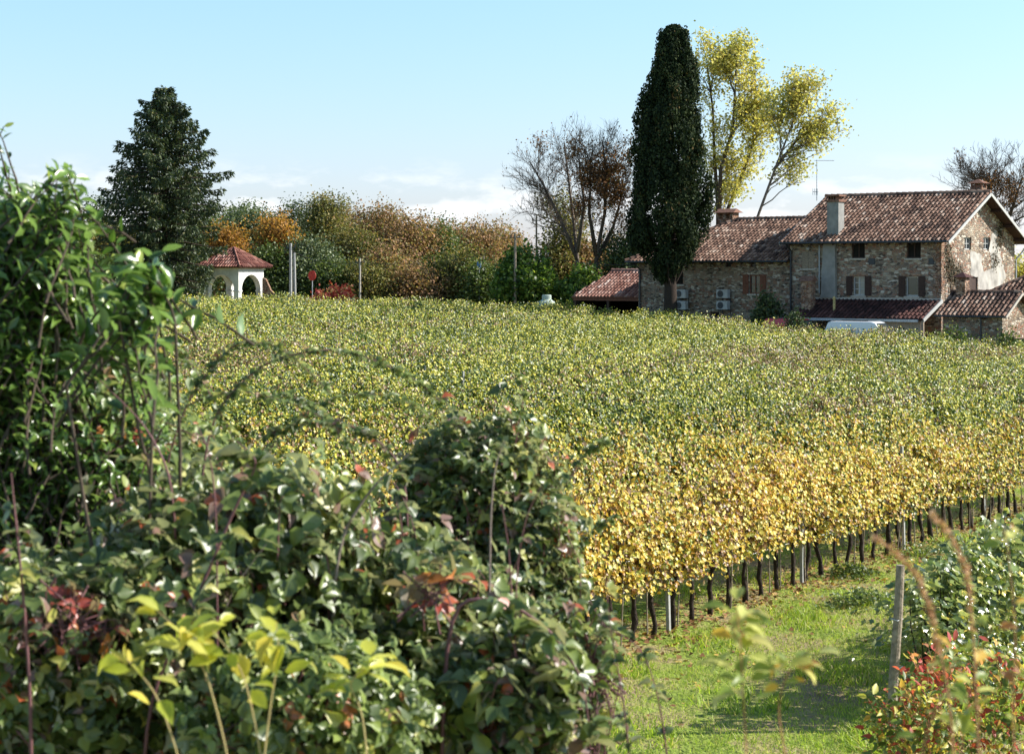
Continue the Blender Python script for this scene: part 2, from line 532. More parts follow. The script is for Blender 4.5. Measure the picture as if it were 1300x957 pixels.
M = {}
M['ground'] = groundmat()
M['vine'] = vinemat()
M['trunk_dark'] = plain('vine_bark', (.045, .034, .028), .9, .1, .5, 25, bump=1, bscale=60)
M['bark'] = plain('tree_bark', (.085, .065, .05), .9, .1, .4, 8, bump=.6)
M['bark_grey'] = plain('grey_bark', (.16, .13, .11), .9, .1, .4, 8, bump=.6)
M['bark_pale'] = plain('pale_bark', (.12, .095, .075), .9, .1, .4, 6, bump=.6)
M['post_grey'] = plain('weathered_post', (.30, .30, .29), .7, .3, .2, 10)
M['steel'] = plain('galvanised_steel', (.50, .51, .52), .5, .5, .15, 20, metal=.4)
M['wood_grey'] = plain('weathered_wood', (.27, .22, .17), .85, .15, .4, 14, bump=.6)
M['wood_dark'] = plain('dark_brown_wood', (.055, .032, .025), .7, .25, .3, 10)
M['wood_red'] = plain('red_brown_wood', (.16, .065, .04), .7, .25, .3, 10)
M['cap_brick'] = plain('dull_brick_cap', (.20, .11, .08), .9, .1, .4, 10)
M['concrete'] = plain('grey_concrete', (.36, .36, .35), .85, .2, .2, 8)
M['plaster_grey'] = plain('grey_plaster', (.27, .265, .25), .9, .1, .18, 2.5, bump=.3)
M['plaster_white'] = plain('white_plaster', (.66, .65, .62), .85, .2, .2, 2.2, bump=.2)
M['plaster_worn'] = plain('worn_lime_render', (.40, .375, .34), .9, .1, .35, 1.6, bump=.3)
M['stone_light'] = plain('pale_stone', (.42, .38, .33), .85, .2, .2, 8)
M['white_paint'] = plain('white_paint', (.42, .42, .41), .5, .4, .06, 8)
M['metal_dark'] = plain('dark_metal', (.03, .033, .04), .5, .5, .2, 8)
M['gutter'] = plain('zinc_gutter', (.38, .41, .44), .45, .5, .15, 6, metal=.3)
M['ac_white'] = plain('aged_white_casing', (.40, .40, .39), .6, .3, .12, 6)
M['ac_grille'] = plain('dark_fan_grille', (.07, .07, .075), .6, .3, .2, 20)
M['glass'] = plain('window_glass', (.035, .045, .05), .12, .8, .2, 3)
M['curtain'] = plain('cream_curtain', (.38, .36, .30), .9, .1, .12, 5)
M['plaster_tan'] = plain('tan_plaster', (.33, .27, .21), .9, .1, .2, 2)
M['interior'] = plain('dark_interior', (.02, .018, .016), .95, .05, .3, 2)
M['stone'] = stonemat('field_stone_wall', (1.1, 1.06, 1.03), (.32, .29, .25))
M['stone_front'] = stonemat('field_stone_front', (1.15, 1.12, 1.1), (.36, .33, .29), scale=4.2)
M['brick'] = stonemat('old_brick', (1.0, .72, .6), (.42, .36, .30), scale=5.0)
M['tile'] = attrmat('clay_tile', [(0, (.055, .035, .03)), (.15, (.10, .06, .045)), (.4, (.19, .11, .08)), (.65, (.27, .165, .12)), (.85, (.37, .26, .20)), (1, (.50, .40, .33))], .85, .15)
M['tile_red'] = attrmat('red_clay_tile', [(0, (.16, .07, .055)), (.4, (.30, .15, .115)), (.75, (.42, .25, .20)), (1, (.58, .44, .38))], .85, .15)
M['tile_pav'] = attrmat('brown_red_tile', [(0, (.10, .04, .035)), (.4, (.24, .10, .08)), (.75, (.36, .17, .13)), (1, (.50, .32, .27))], .85, .15)
M['tile_dark'] = attrmat('dark_brown_tile', [(0, (.045, .025, .024)), (.5, (.10, .045, .04)), (.8, (.15, .07, .06)), (1, (.28, .18, .15))], .85, .15)  # darker clay tones for the lean-to and one chimney cap
M['car_white'] = plain('white_car_paint', (.74, .75, .77), .25, .6, .03, 3)
M['car_red'] = plain('red_car_paint', (.50, .02, .03), .25, .6, .05, 3)
M['rubber'] = plain('black_rubber', (.025, .025, .025), .8, .2, .2, 10)
M['sign_red'] = plain('red_sign_face', (.55, .04, .03), .5, .4, .08, 6)
M['sign_blue'] = plain('blue_sign_face', (.10, .22, .45), .5, .4, .08, 6)
M['tank_green'] = plain('pale_green_tank', (.38, .45, .40), .5, .4, .12, 4)
M['insulator'] = plain('dark_wire', (.03, .03, .03), .6, .3, .1, 5)
M['cane'] = plain('bramble_cane', (.16, .07, .075), .6, .35, .4, 9)
M['cane_grey'] = plain('dry_grey_cane', (.28, .22, .19), .8, .2, .3, 9)
M['stem_orange'] = plain('orange_brown_stem', (.36, .17, .09), .8, .2, .3, 12)
M['stem_yellow'] = plain('pale_yellow_stem', (.46, .36, .16), .7, .2, .2, 12)

# leaf materials
M['l_spruce'] = leafmat('spruce_needles', [(0, (.035, .055, .028)), (.4, (.06, .085, .038)), (.75, (.09, .12, .045)), (.92, (.15, .15, .05))], .5, .35, .15)
M['l_cypress'] = leafmat('cypress_sprays', [(0, (.014, .024, .013)), (.4, (.032, .048, .02)), (.75, (.055, .072, .028)), (.90, (.13, .095, .04))], .8, .12, .08, noise=.22, nscale=.7)
M['l_yellow'] = leafmat('yellow_ash_leaves', [(0, (.28, .28, .09)), (.3, (.46, .42, .15)), (.6, (.60, .51, .18)), (.85, (.64, .48, .16))], .5, .3, .45, noise=.25, nscale=.35)
M['l_brown'] = leafmat('dry_brown_leaves', [(0, (.12, .06, .03)), (.4, (.21, .10, .045)), (.7, (.30, .14, .06)), (.9, (.20, .17, .06))], .7, .2, .3, noise=.15)
M['l_rust'] = leafmat('rust_leaves', [(0, (.15, .11, .06)), (.3, (.29, .18, .10)), (.55, (.38, .22, .13)), (.75, (.26, .23, .09)), (.9, (.48, .29, .13))], .7, .2, .3, noise=.25, nscale=.4)
M['l_orange'] = leafmat('orange_leaves', [(0, (.22, .12, .035)), (.4, (.42, .21, .05)), (.7, (.52, .29, .07)), (.85, (.28, .24, .06))], .6, .25, .35, noise=.2)
M['l_green'] = leafmat('mid_green_leaves', [(0, (.05, .075, .02)), (.35, (.085, .125, .03)), (.7, (.15, .19, .05)), (.92, (.28, .25, .06))], .5, .4, .25, noise=.2, nscale=.4)
M['l_dark'] = leafmat('dark_green_leaves', [(0, (.035, .06, .022)), (.4, (.06, .095, .035)), (.75, (.11, .145, .05)), (.92, (.20, .19, .06))], .5, .4, .2, noise=.2, nscale=.4)
M['l_greygreen'] = leafmat('grey_green_leaves', [(0, (.07, .10, .045)), (.4, (.13, .165, .08)), (.75, (.22, .25, .13))], .5, .4, .2, noise=.2)
M['l_olive'] = leafmat('olive_brown_leaves', [(0, (.10, .10, .035)), (.35, (.18, .18, .055)), (.65, (.27, .22, .07)), (.88, (.34, .21, .08))], .6, .3, .28, noise=.25, nscale=.4)
M['l_bright'] = leafmat('bright_green_leaves', [(0, (.055, .10, .02)), (.3, (.10, .17, .035)), (.65, (.18, .27, .05)), (.9, (.32, .38, .08))], .45, .4, .35, noise=.15)
M['l_red'] = leafmat('red_creeper_leaves', [(0, (.40, .06, .05)), (.3, (.60, .12, .10)), (.6, (.62, .28, .15)), (.85, (.48, .34, .14))], .5, .3, .35)
M['l_shade_creeper'] = leafmat('shade_creeper_leaves', [(0, (.05, .045, .025)), (.5, (.09, .07, .035)), (.85, (.16, .09, .05))], .7, .2, .1)  # dark leaf colours carry the dappled shadow on the end wall
M['l_laurel'] = leafmat('glossy_green_leaves', [(0, (.05, .10, .022)), (.3, (.095, .17, .035)), (.65, (.16, .26, .05)), (.92, (.32, .38, .08))], .27, .7, .32, back=(.20, .30, .13))
M['l_bramble'] = leafmat('bramble_leaves', [(0, (.055, .085, .022)), (.25, (.10, .14, .035)), (.55, (.15, .20, .045)), (.74, (.24, .28, .06)), (.84, (.38, .36, .09)), (.90, (.22, .13, .10)), (.985, (.42, .10, .04))], .38, .65, .24, back=(.40, .40, .32))
M['l_bramble_red'] = leafmat('reddening_bramble_leaves', [(0, (.05, .07, .03)), (.3, (.12, .05, .045)), (.5, (.32, .06, .04)), (.7, (.45, .16, .04)), (.88, (.12, .16, .05))], .35, .6, .3, back=(.30, .25, .2))
M['l_small'] = leafmat('small_thicket_leaves', [(0, (.08, .115, .03)), (.35, (.14, .19, .045)), (.65, (.22, .28, .06)), (.82, (.42, .41, .09)), (.94, (.30, .18, .09)), (.985, (.42, .14, .05))], .40, .7, .28, back=(.34, .40, .28))
M['l_sapling'] = leafmat('yellow_green_leaves', [(0, (.36, .40, .05)), (.45, (.50, .50, .07)), (.8, (.60, .50, .08))], .35, .5, .42, back=(.46, .44, .22))
M['l_weed'] = leafmat('autumn_weed_leaves', [(0, (.20, .26, .06)), (.35, (.38, .40, .09)), (.6, (.58, .36, .06)), (.8, (.40, .17, .07))], .4, .45, .4, back=(.52, .50, .34))
M['l_autumn'] = leafmat('mixed_autumn_leaves', [(0, (.10, .15, .04)), (.35, (.20, .26, .06)), (.55, (.50, .46, .10)), (.76, (.52, .32, .08)), (.84, (.42, .08, .06))], .45, .4, .38)
M['grass'] = leafmat('grass_blades', [(0, (.17, .25, .03)), (.3, (.30, .40, .05)), (.6, (.40, .48, .08)), (.82, (.48, .43, .18))], .5, .3, .4, noise=.3, nscale=.8)
M['litter'] = leafmat('fallen_leaves', [(0, (.22, .11, .05)), (.5, (.34, .20, .08)), (.8, (.50, .34, .09))], .7, .2, .1)

# ------------------------------------------------------------------ terrain
def axis(lo, hi, fine_lo, fine_hi, step, n_out):
    a = np.arange(fine_lo, fine_hi + 1e-6, step)
    l = fine_lo - np.geomspace(step, fine_lo - lo, n_out)[::-1]
    h = fine_hi + np.geomspace(step, hi - fine_hi, n_out)
    return np.concatenate([l, a, h])


gx = axis(-4000, 4000, -45, 45, .9, 22)
gy = axis(-3000, 9000, 0, 160, .9, 22)
GX, GY = np.meshgrid(gx, gy)
GZ = ground(GX, GY)
nx, ny = len(gx), len(gy)
idx = np.arange(nx * ny).reshape(ny, nx)
q = np.stack([idx[:-1, :-1], idx[:-1, 1:], idx[1:, 1:], idx[1:, :-1]], -1).reshape(-1, 4)
gm = bpy.data.meshes.new('ground')
gm.from_pydata(np.stack([GX, GY, GZ], -1).reshape(-1, 3).tolist(), [], q.tolist())
gm.polygons.foreach_set('use_smooth', np.ones(len(q), bool))
gm.materials.append(M['ground'])
go = bpy.data.objects.new('ground', gm); COL.objects.link(go)
tag(go, kind='structure')


# ------------------------------------------------------------------ roofs of barrel tiles
def tile_slope(mb, O, U, S, poly=None, Lu=1, Ls=1, tw=.27, tl=.40, dark=0.0, lift=.03):
    """barrel tiles on the slope O + a*U + b*S, a along the eave, b up the slope. poly(b) -> (a0, a1)"""
    O = Vector(O); U = Vector(U).normalized(); S = Vector(S).normalized(); Nn = U.cross(S).normalized()
    if Nn.z < 0: Nn = -Nn
    nrow = max(1, int(round(Ls / tl))); tl = Ls / nrow
    ncol = max(1, int(round(Lu / tw))); tw = Lu / ncol
    seg = 4
    # bed under the tiles
    if poly is None:
        bed = [(0, 0), (Lu, 0), (Lu, Ls), (0, Ls)]
    else:
        a0, a1 = poly(0); b0, b1 = poly(Ls)
        bed = [(a0, 0), (a1, 0), (b1, Ls), (b0, Ls)]
    mb.add([O + U * a + S * b for a, b in bed], [(0, 1, 2, 3)], .05)
    mb.add([O + U * a + S * b - Nn * .09 for a, b in bed], [(3, 2, 1, 0)], .05)
    mb.add([O + U * a + S * b - Nn * h for h in (0.0, .09) for a, b in bed], [(0, 1, 5, 4), (1, 2, 6, 5), (2, 3, 7, 6), (3, 0, 4, 7)], .05)
    for i in range(ncol):
        for j in range(nrow):
            a = (i + .5) * tw; b = j * tl
            if poly is not None:
                p0, p1 = poly(b + tl * .5)
                if a < p0 + tw * .3 or a > p1 - tw * .3: continue
            w0 = tw * .37; w1 = tw * .29
            b0 = b - .04; b1 = b + tl
            h0 = lift + random.uniform(0, .018); h1 = lift * .4
            sk = random.uniform(-.012, .012)
            vs = []
            for (bb, w, h) in ((b0, w0, h0), (b1, w1, h1)):
                for s_ in range(seg + 1):
                    t = PI * s_ / seg
                    vs.append(O + U * (a + sk - math.cos(t) * w) + S * bb + Nn * (h + math.sin(t) * w * 1.05))
            r = min(1, max(0, random.betavariate(1.6, 2.0) + .12 * math.sin(i * .31) * math.sin(j * .5) - dark))
            n = seg + 1
            fs = [(s_, s_ + 1, n + s_ + 1, n + s_) for s_ in range(seg)]
            fs.append(tuple(range(n - 1, -1, -1)))
            mb.add(vs, fs, r)


def ridge_caps(mb, p, q, w=.13, step=.4):
    p = Vector(p); q = Vector(q); d = q - p; n = max(1, int(d.length / step)); d.normalize()
    for i in range(n):
        a = p + (q - p) * (i / n); b = p + (q - p) * ((i + 1) / n)
        mb.tube([a - d * .03 + Vector((0, 0, .02)), b], [w, w * .85], 7, random.uniform(.15, .8))


def wall(mb, O, U, IN, W, H, holes, reveal=.24):
    """outer face O + x*U + z with rectangular holes and their reveals"""
    O = Vector(O); U = Vector(U); IN = Vector(IN)
    xs = sorted({0, W} | {h[0] for h in holes} | {h[1] for h in holes})
    zs = sorted({0, H} | {h[2] for h in holes} | {h[3] for h in holes})
    Z = Vector((0, 0, 1))
    for i in range(len(xs) - 1):
        for j in range(len(zs) - 1):
            cx = (xs[i] + xs[i + 1]) / 2; cz = (zs[j] + zs[j + 1]) / 2
            if any(h[0] < cx < h[1] and h[2] < cz < h[3] for h in holes): continue
            mb.add([O + U * a + Z * b for a, b in ((xs[i], zs[j]), (xs[i + 1], zs[j]), (xs[i + 1], zs[j + 1]), (xs[i], zs[j + 1]))], [(0, 1, 2, 3)])
    for x0, x1, z0, z1 in holes:
        c = [(x0, z0), (x1, z0), (x1, z1), (x0, z1)]
        for k in range(4):
            a, b = c[k], c[(k + 1) % 4]
            mb.add([O + U * a[0] + Z * a[1], O + U * b[0] + Z * b[1], O + U * b[0] + Z * b[1] + IN * reveal, O + U * a[0] + Z * a[1] + IN * reveal], [(0, 1, 2, 3)])


def window(parent, O, U, IN, hole, shutters='open', fr='white_paint', pane='glass', curtain=False, sill=True, name='window', sh='wood_dark', bars=(1, 3)):
    """frame in a hole, pane and shutters; returns the frame"""
    O = Vector(O); U = Vector(U); IN = Vector(IN); Z = Vector((0, 0, 1))
    x0, x1, z0, z1 = hole
    mb = MB()

    def bar(a, b, c, d, dep=.10, th=.06):
        vs = [O + U * p_ + Z * r_ + IN * t_ for t_ in (dep, dep + th) for p_, r_ in ((a, c), (b, c), (b, d), (a, d))]
        mb.add(vs, [(0, 1, 2, 3), (7, 6, 5, 4), (0, 4, 5, 1), (1, 5, 6, 2), (2, 6, 7, 3), (3, 7, 4, 0)])
    t = .07
    bar(x0 + .003, x0 + t, z0 + .003, z1 - .003); bar(x1 - t, x1 - .003, z0 + .003, z1 - .003)
    bar(x0 + t, x1 - t, z0 + .003, z0 + t); bar(x0 + t, x1 - t, z1 - t, z1 - .003)
    for i in range(1, bars[0] + 1):
        xm = x0 + (x1 - x0) * i / (bars[0] + 1); bar(xm - .03, xm + .03, z0 + t, z1 - t, .103)
    for j in range(1, bars[1]):
        zm = z0 + (z1 - z0) * j / bars[1]; bar(x0 + t, x1 - t, zm - .018, zm + .018, .112, .03)
    f = mb.build(name, M[fr], parent)
    g = MB()
    g.add([O + U * a + Z * b + IN * .15 for a, b in ((x0, z0), (x1, z0), (x1, z1), (x0, z1))], [(0, 1, 2, 3)])
    g.build('pane', M[pane], f)
    if curtain:
        g = MB(); g.add([O + U * a + Z * b + IN * .142 for a, b in ((x0 + .35 * (x1 - x0), z0 + t), (x1 - t, z0 + t), (x1 - t, z1 - t), (x0 + .35 * (x1 - x0), z1 - t))], [(0, 1, 2, 3)])
        g.build('curtain', M['curtain'], f)
    if sill:
        g = MB(); vs = [O + U * a + Z * b + IN * c for c in (-.09, .02) for a, b in ((x0 - .1, z0 - .1), (x1 + .1, z0 - .1), (x1 + .1, z0 - .003), (x0 - .1, z0 - .003))]
        g.add(vs, [(0, 1, 2, 3), (7, 6, 5, 4), (0, 4, 5, 1), (1, 5, 6, 2), (2, 6, 7, 3), (3, 7, 4, 0)])
        g.build('sill', M['stone_light'], f)
    if shutters:
        w = (x1 - x0) * .52
        spans = {'open': [(x0 - w - .02, x0 - .02), (x1 + .02, x1 + w + .02)], 'closed': [(x0, (x0 + x1) / 2 - .01), ((x0 + x1) / 2 + .01, x1)],
                 'left': [(x0 - w - .02, x0 - .02)]}[shutters]
        for a, b in spans:
            s = MB(); off = -.07 if shutters != 'closed' else .02

            def sb(a, b, c, d, o1, o2):
                vs = [O + U * p_ + Z * r_ + IN * t_ for t_ in (o1, o2) for p_, r_ in ((a, c), (b, c), (b, d), (a, d))]
                s.add(vs, [(0, 1, 2, 3), (7, 6, 5, 4), (0, 4, 5, 1), (1, 5, 6, 2), (2, 6, 7, 3), (3, 7, 4, 0)])
            sb(a, b, z0 - .02, z1 + .02, off, off + .05)
            zz = z0 + .05
            while zz < z1 - .05:
                sb(a + .06, b - .06, zz, zz + .05, off - .02, off - .002); zz += .1
            s.build('shutter', M[sh], parent if name != 'window' else f)
    return f


# ------------------------------------------------------------------ the farmhouse
HA = R(-39)
U2 = np.array([math.cos(HA), math.sin(HA)]); V2 = np.array([-math.sin(HA), math.cos(HA)])
HC = np.array([24.75, 109.0]); HL = 10.03; HD = 10.0
HO = HC - HL * U2
HG = float(ground(HO[0] + 3, HO[1] - 3)) - .15
RX, RY, RZ = Vector((1, 0, 0)), Vector((0, 1, 0)), Vector((0, 0, 1))


def fp(px, py, t0=0.0):
    """photograph pixel -> local (s, z) on the plane parallel to the front wall at depth t0"""
    d = np.array([(px - 650) / F, 1.0]); lam = (t0 + HO @ V2) / (d @ V2)
    p = d * lam
    return float((p - HO) @ U2), CZ - (py - HZ) / F * lam - HG


def gp(px, py, s0=HL):
    """pixel -> local (t, z) on the plane of the gable wall"""
    d = np.array([(px - 650) / F, 1.0]); lam = (s0 + HO @ U2) / (d @ U2)
    p = d * lam
    return float((p - HO) @ V2), CZ - (py - HZ) / F * lam - HG


def hole(x0, y0, x1, y1, f=fp, t0=None):
    a = f(x0, y1) if t0 is None else f(x0, y1, t0); b = f(x1, y0) if t0 is None else f(x1, y0, t0)
    return (a[0], b[0], a[1], b[1])


house = thing('farmhouse', (HO[0], HO[1], HG), 'two storey stone farmhouse with brown shutters, tiled gable roof and sunlit right end wall', 'house', rz=HA)
EZ = fp(1195, 299)[1]
RISE = 2.62
holes_f = [hole(1018, 319, 1034, 341), hole(1081, 306, 1098, 328), hole(1151, 306, 1169, 328), hole(1083, 351, 1098, 375), hole(1150, 351, 1166, 376),
           (HL - 7.0, HL - 5.2, .3, 2.2), (HL - 4.2, HL - 2.2, .3, 2.3)]
vents = [hole(1103, 328, 1111, 336), hole(1179, 328, 1186, 336)]
mb = MB(); wall(mb, (0, 0, 0), RX, RY, HL, EZ, holes_f)
holes_g = [hole(1224.5, 301.5, 1233, 317, gp), hole(1248.5, 301.5, 1257, 317, gp), hole(1232.5, 351, 1241, 371, gp)]
wall(mb, (HL, 0, 0), RY, -RX, HD, EZ, holes_g)
# gable triangle, back and left walls
mb.add([(HL, 0, EZ), (HL, HD, EZ), (HL, HD / 2, EZ + RISE - .12)], [(0, 1, 2)])
mb.add([(0, 0, EZ), (0, HD, EZ), (0, HD / 2, EZ + RISE - .12)], [(0, 2, 1)])
mb.add([(0, 0, 0), (0, HD, 0), (0, HD, EZ), (0, 0, EZ)], [(3, 2, 1, 0)])
mb.add([(0, HD, 0), (HL, HD, 0), (HL, HD, EZ), (0, HD, EZ)], [(3, 2, 1, 0)])
mb.build('wall', M['stone_front'], house)
# pale render on the end wall (a worn patch with its own outline)
pz = MB()
def gpt(px, py, s0=HL + .012): a = gp(px, py, s0); return (s0, a[0], a[1])
patch = [(1232, 320), (1236, 319), (1245, 323), (1247, 336), (1249, 345), (1259, 341), (1258, 325), (1256, 320), (1259, 297), (1266, 293), (1268, 310), (1272, 330), (1277, 352), (1270, 368), (1262, 378), (1250, 388), (1233, 388), (1242, 372), (1242, 352), (1233, 350)]
pv = []
_pr = random.Random(5)
for i_ in range(len(patch)):
    A_, B_ = patch[i_], patch[(i_ + 1) % len(patch)]
    for q_ in range(6):
        f_ = q_ / 6; j_ = 0 if q_ == 0 else .55
        pv.append(gpt(A_[0] + (B_[0] - A_[0]) * f_ + _pr.gauss(0, j_), A_[1] + (B_[1] - A_[1]) * f_ + _pr.gauss(0, j_)))
pz.add(pv + [(HL + .002, v_[1], v_[2]) for v_ in pv], [tuple(range(len(pv)))] + [(i, (i + 1) % len(pv), (i + 1) % len(pv) + len(pv), i + len(pv)) for i in range(len(pv))])
pz.build('render_patch', M['plaster_worn'], house)
# roof
OV = .62
sl = math.hypot(HD / 2 + OV, RISE * (HD / 2 + OV) / (HD / 2))
drop = RISE / (HD / 2) * OV
rb = MB()
S1 = Vector((0, HD / 2, RISE)).normalized(); S2 = Vector((0, -HD / 2, RISE)).normalized()
tile_slope(rb, (-.35, -OV, EZ - drop), RX, S1, Lu=HL + .35 + .75, Ls=sl)
tile_slope(rb, (-.35, HD + OV, EZ - drop), RX, S2, Lu=HL + 1.1, Ls=sl)
ridge_caps(rb, (-.35, HD / 2, EZ + RISE + .05), (HL + .75, HD / 2, EZ + RISE + .05))
roof = rb.build('roof', M['tile'], house)
for sgn in (0, 1):   # pale barge boards
    y0 = -OV if sgn == 0 else HD + OV
    bb = MB(); bb.beam((HL + .77, y0, EZ - drop - .10), (HL + .77, HD / 2, EZ + RISE - .10), .05, .17); bb.build('barge_board', M['white_paint'], house)
    bb = MB(); bb.beam((-.38, y0, EZ - drop - .08), (-.38, HD / 2, EZ + RISE - .08), .05, .18); bb.build('barge_board', M['white_paint'], house)
for i in range(14):   # rafters under the eave and the verge
    x = .3 + i * (HL - .4) / 13
    ra = MB(); ra.beam((x, -OV + .03, EZ - drop - .14), (x, .0, EZ - .14), .09, .12); ra.build('rafter', M['wood_dark'], house)
for t_ in (0.15, 1.7, 3.4, 5.0, 6.6, 8.3, 9.85):
    z_ = EZ + RISE * (1 - abs(t_ - HD / 2) / (HD / 2)) - .22
    ra = MB(); ra.beam((HL - .02, t_, z_), (HL + .72, t_, z_), .12, .14); ra.build('purlin', M['wood_dark'], house)
gu = MB(); gu.tube([(-.3, -OV - .07, EZ - drop - .03), (HL + .7, -OV - .07, EZ - drop - .03)], [.07, .07], 8); gu.build('gutter', M['metal_dark'], house)
s_, _z = fp(1003, 340)
dp = MB(); dp.tube([(s_ + .1, -OV, EZ - drop - .1), (s_ + .1, -.1, EZ - .8), (s_ + .1, -.1, .2)], [.06] * 3, 8); dp.build('drainpipe', M['metal_dark'], house)
s_, _z = fp(1041, 340)
dp = MB(); dp.tube([(s_, -.08, EZ - .5), (s_, -.08, 3.9)], [.045] * 2, 8); dp.build('drainpipe', M['gutter'], house)
t_, z_ = gp(1291, 330)
dp = MB(); dp.tube([(HL + .7, HD + OV, EZ - drop), (HL + .05, HD + .1, EZ - drop - 1.0), (HL + .05, HD + .1, .2)], [.05] * 3, 8); dp.build('drainpipe', M['gutter'], house)
# chimney rising against the front, carried down the wall as a plastered breast
c0 = fp(1047, 300)[0]; c1 = fp(1062, 300)[0]
cz1 = fp(1060, 249, .4)[1]
cm = MB(); zb = fp(1055, 378)[1]
cm.add([(c0 - .15, 0, zb), (c1 + .05, 0, zb), (c1 + .05, -.22, zb), (c0 - .15, -.22, zb), (c0 + .0, 0, EZ - .35), (c1, 0, EZ - .35), (c1, -.22, EZ - .35), (c0 + .0, -.22, EZ - .35)],
       [(3, 2, 1, 0), (4, 5, 6, 7), (0, 1, 5, 4), (1, 2, 6, 5), (2, 3, 7, 6), (3, 0, 4, 7)])
cm.build('chimney_breast', M['plaster_grey'], house)
c0 = fp(1051.5, 270, .3)[0]; c1 = fp(1066, 270, .3)[0]
cm = MB(); cm.span((c0, .15, EZ - .3), (c1, .85, cz1 - .35))
ch = cm.build('chimney', M['plaster_grey'], roof)
cm = MB(); cm.span((c0 - .08, .07, cz1 - .36), (c1 + .08, .93, cz1 - .22))
for i in range(4): cm.span((c0 + .03 + i * .17, .2, cz1 - .22), (c0 + .1 + i * .17, .8, cz1 - .03))
cm.span((c0 - .1, .05, cz1 - .03), (c1 + .1, .95, cz1 + .06)); cm.build('chimney_cap', M['cap_brick'], ch)
t0_, z0_ = gp(1254, 240, HL - .7)
cm = MB(); cm.span((HL - 1.1, 6.1, EZ + 1.0), (HL - .35, 6.8, EZ + RISE + .35)); ch = cm.build('chimney', M['brick'], roof)
cm = MB(); zt = EZ + RISE + .35
for xx in (HL - 1.08, HL - .45):
    for yy in (6.12, 6.7): cm.span((xx, yy, zt), (xx + .1, yy + .1, zt + .28))
cm.span((HL - 1.0, 6.2, zt), (HL - .5, 6.7, zt + .15))
cm.add([(HL - 1.28, 5.95, zt + .28), (HL - .18, 5.95, zt + .28), (HL - .18, 6.95, zt + .28), (HL - 1.28, 6.95, zt + .28), (HL - .73, 6.45, zt + .55)], [(3, 2, 1, 0), (0, 1, 4), (1, 2, 4), (2, 3, 4), (3, 0, 4)], .3)
cm.build('chimney_cap', M['cap_brick'], ch)
# windows and shutters
for i, h in enumerate(holes_f):
    if i == 0: window(house, (0, 0, 0), RX, RY, h, 'closed', fr='wood_dark', sh='wood_grey', name='window', bars=(1, 1))
    elif i in (1, 2): window(house, (0, 0, 0), RX, RY, h, None, fr='wood_dark', pane='interior', bars=(1, 1))
    elif i == 3: window(house, (0, 0, 0), RX, RY, h, 'open', curtain=True)
    elif i == 4: window(house, (0, 0, 0), RX, RY, h, 'open', bars=(0, 1))
    else: window(house, (0, 0, 0), RX, RY, h, None, fr='wood_dark', name='garage_opening', bars=(2, 1), sill=False)
for v_ in vents:
    g = MB(); g.span((v_[0], -.03, v_[2]), (v_[1], -.004, v_[3])); g.span((v_[0] + .04, -.045, v_[2] + .04), (v_[1] - .04, -.03, v_[3] - .04)); g.build('vent_plate', M['metal_dark'], house)
for h in holes_g[:2]: window(house, (HL, 0, 0), RY, -RX, h, None, bars=(1, 2), sill=False)
dr = MB(); h = holes_g[2]; dr.span((HL - .14, h[0], h[2]), (HL - .08, h[1], h[3])); dr.span((HL - .08, h[0] + .1, h[2] + .15), (HL - .06, h[1] - .1, h[2] + .7)); dr.build('door', M['wood_dark'], house)
for (xa, xb) in ((1217, 1223), (1225, 1231)):
    h = hole(xa, 351, xb, 371, gp); s = MB(); s.span((HL + .01, h[0], h[2]), (HL + .07, h[1], h[3])); s.build('shutter', M['wood_dark'], house)
ivp = []  # creeper added where a tree's dappled shadow darkens the end wall
for cx_, cy_, sx_, sy_, n_ in ((1207, 342, 7, 16, 420), (1216, 350, 6, 10, 260), (1203, 318, 4, 10, 120), (1268, 300, 4, 14, 220), (1262, 330, 4, 10, 90)):
    for _i in range(n_):
        a_ = gp(cx_ + rng.normal() * sx_ * .6, cy_ + rng.normal() * sy_ * .6)
        if .15 < a_[0] < HD - .2 and a_[1] < EZ + 1.5: ivp.append((HL + .03 + rng.random() * .1, a_[0], a_[1]))
ivp = np.array(ivp); iv = thing('shade_creeper', (HO[0], HO[1], HG), 'thin dark creeper added as dappled tree shadow on the sunlit end wall', 'creeper', rz=HA)
leafobj('foliage', [leaves(ivp, rng.normal(size=ivp.shape) * .35 + np.array([1, 0, .3]), rdir(len(ivp)) + np.array([0, 0, -.4]), rng.uniform(.07, .15, len(ivp)), 'tri')], M['l_shade_creeper'], iv)
g = MB()
for k in range(9):
    a_ = gp(1200 + k * 2.4, 388); b_ = gp(1201 + k * 2.2 + rng.normal() * 3, 325 + rng.random() * 20)
    g.tube([(HL + .02, a_[0], a_[1]), (HL + .03, (a_[0] + b_[0]) / 2 + rng.normal() * .2, (a_[1] + b_[1]) / 2), (HL + .02, b_[0], b_[1])], [.02, .014, .006], 4)
g.build('stems', M['bark'], iv)
# stone lintel bands and lamp
for (xa, ya, xb, yb) in ((1079, 348, 1102, 351), (1146, 348, 1170, 351), (1076, 302, 1102, 306), (1147, 302, 1173, 306)):
    h = hole(xa, ya, xb, yb); lt = MB(); lt.span((h[0], -.035, h[2]), (h[1], -.003, h[3])); lt.build('brick_lintel', M['brick'], house)
ql = MB()
z = 3.9
k = 0
while z < EZ - .4:
    wq = .5 if k % 2 else .32
    ql.span((HL - wq, -.03, z), (HL + .03, .0 + (.32 if k % 2 else .5), z + .26)); z += .28; k += 1
ql.build('quoin', M['brick'], house)
lm = MB(); s_, z_ = fp(1028, 318); lm.lathe((s_, -.2, z_), [(.03, 0), (.1, .05), (.11, .14), (.04, .2)], 8); lm.tube([(s_, -.2, z_ + .15), (s_, -.01, z_ + .25)], [.02, .02], 5); lm.build('wall_lamp', M['white_paint'], house)

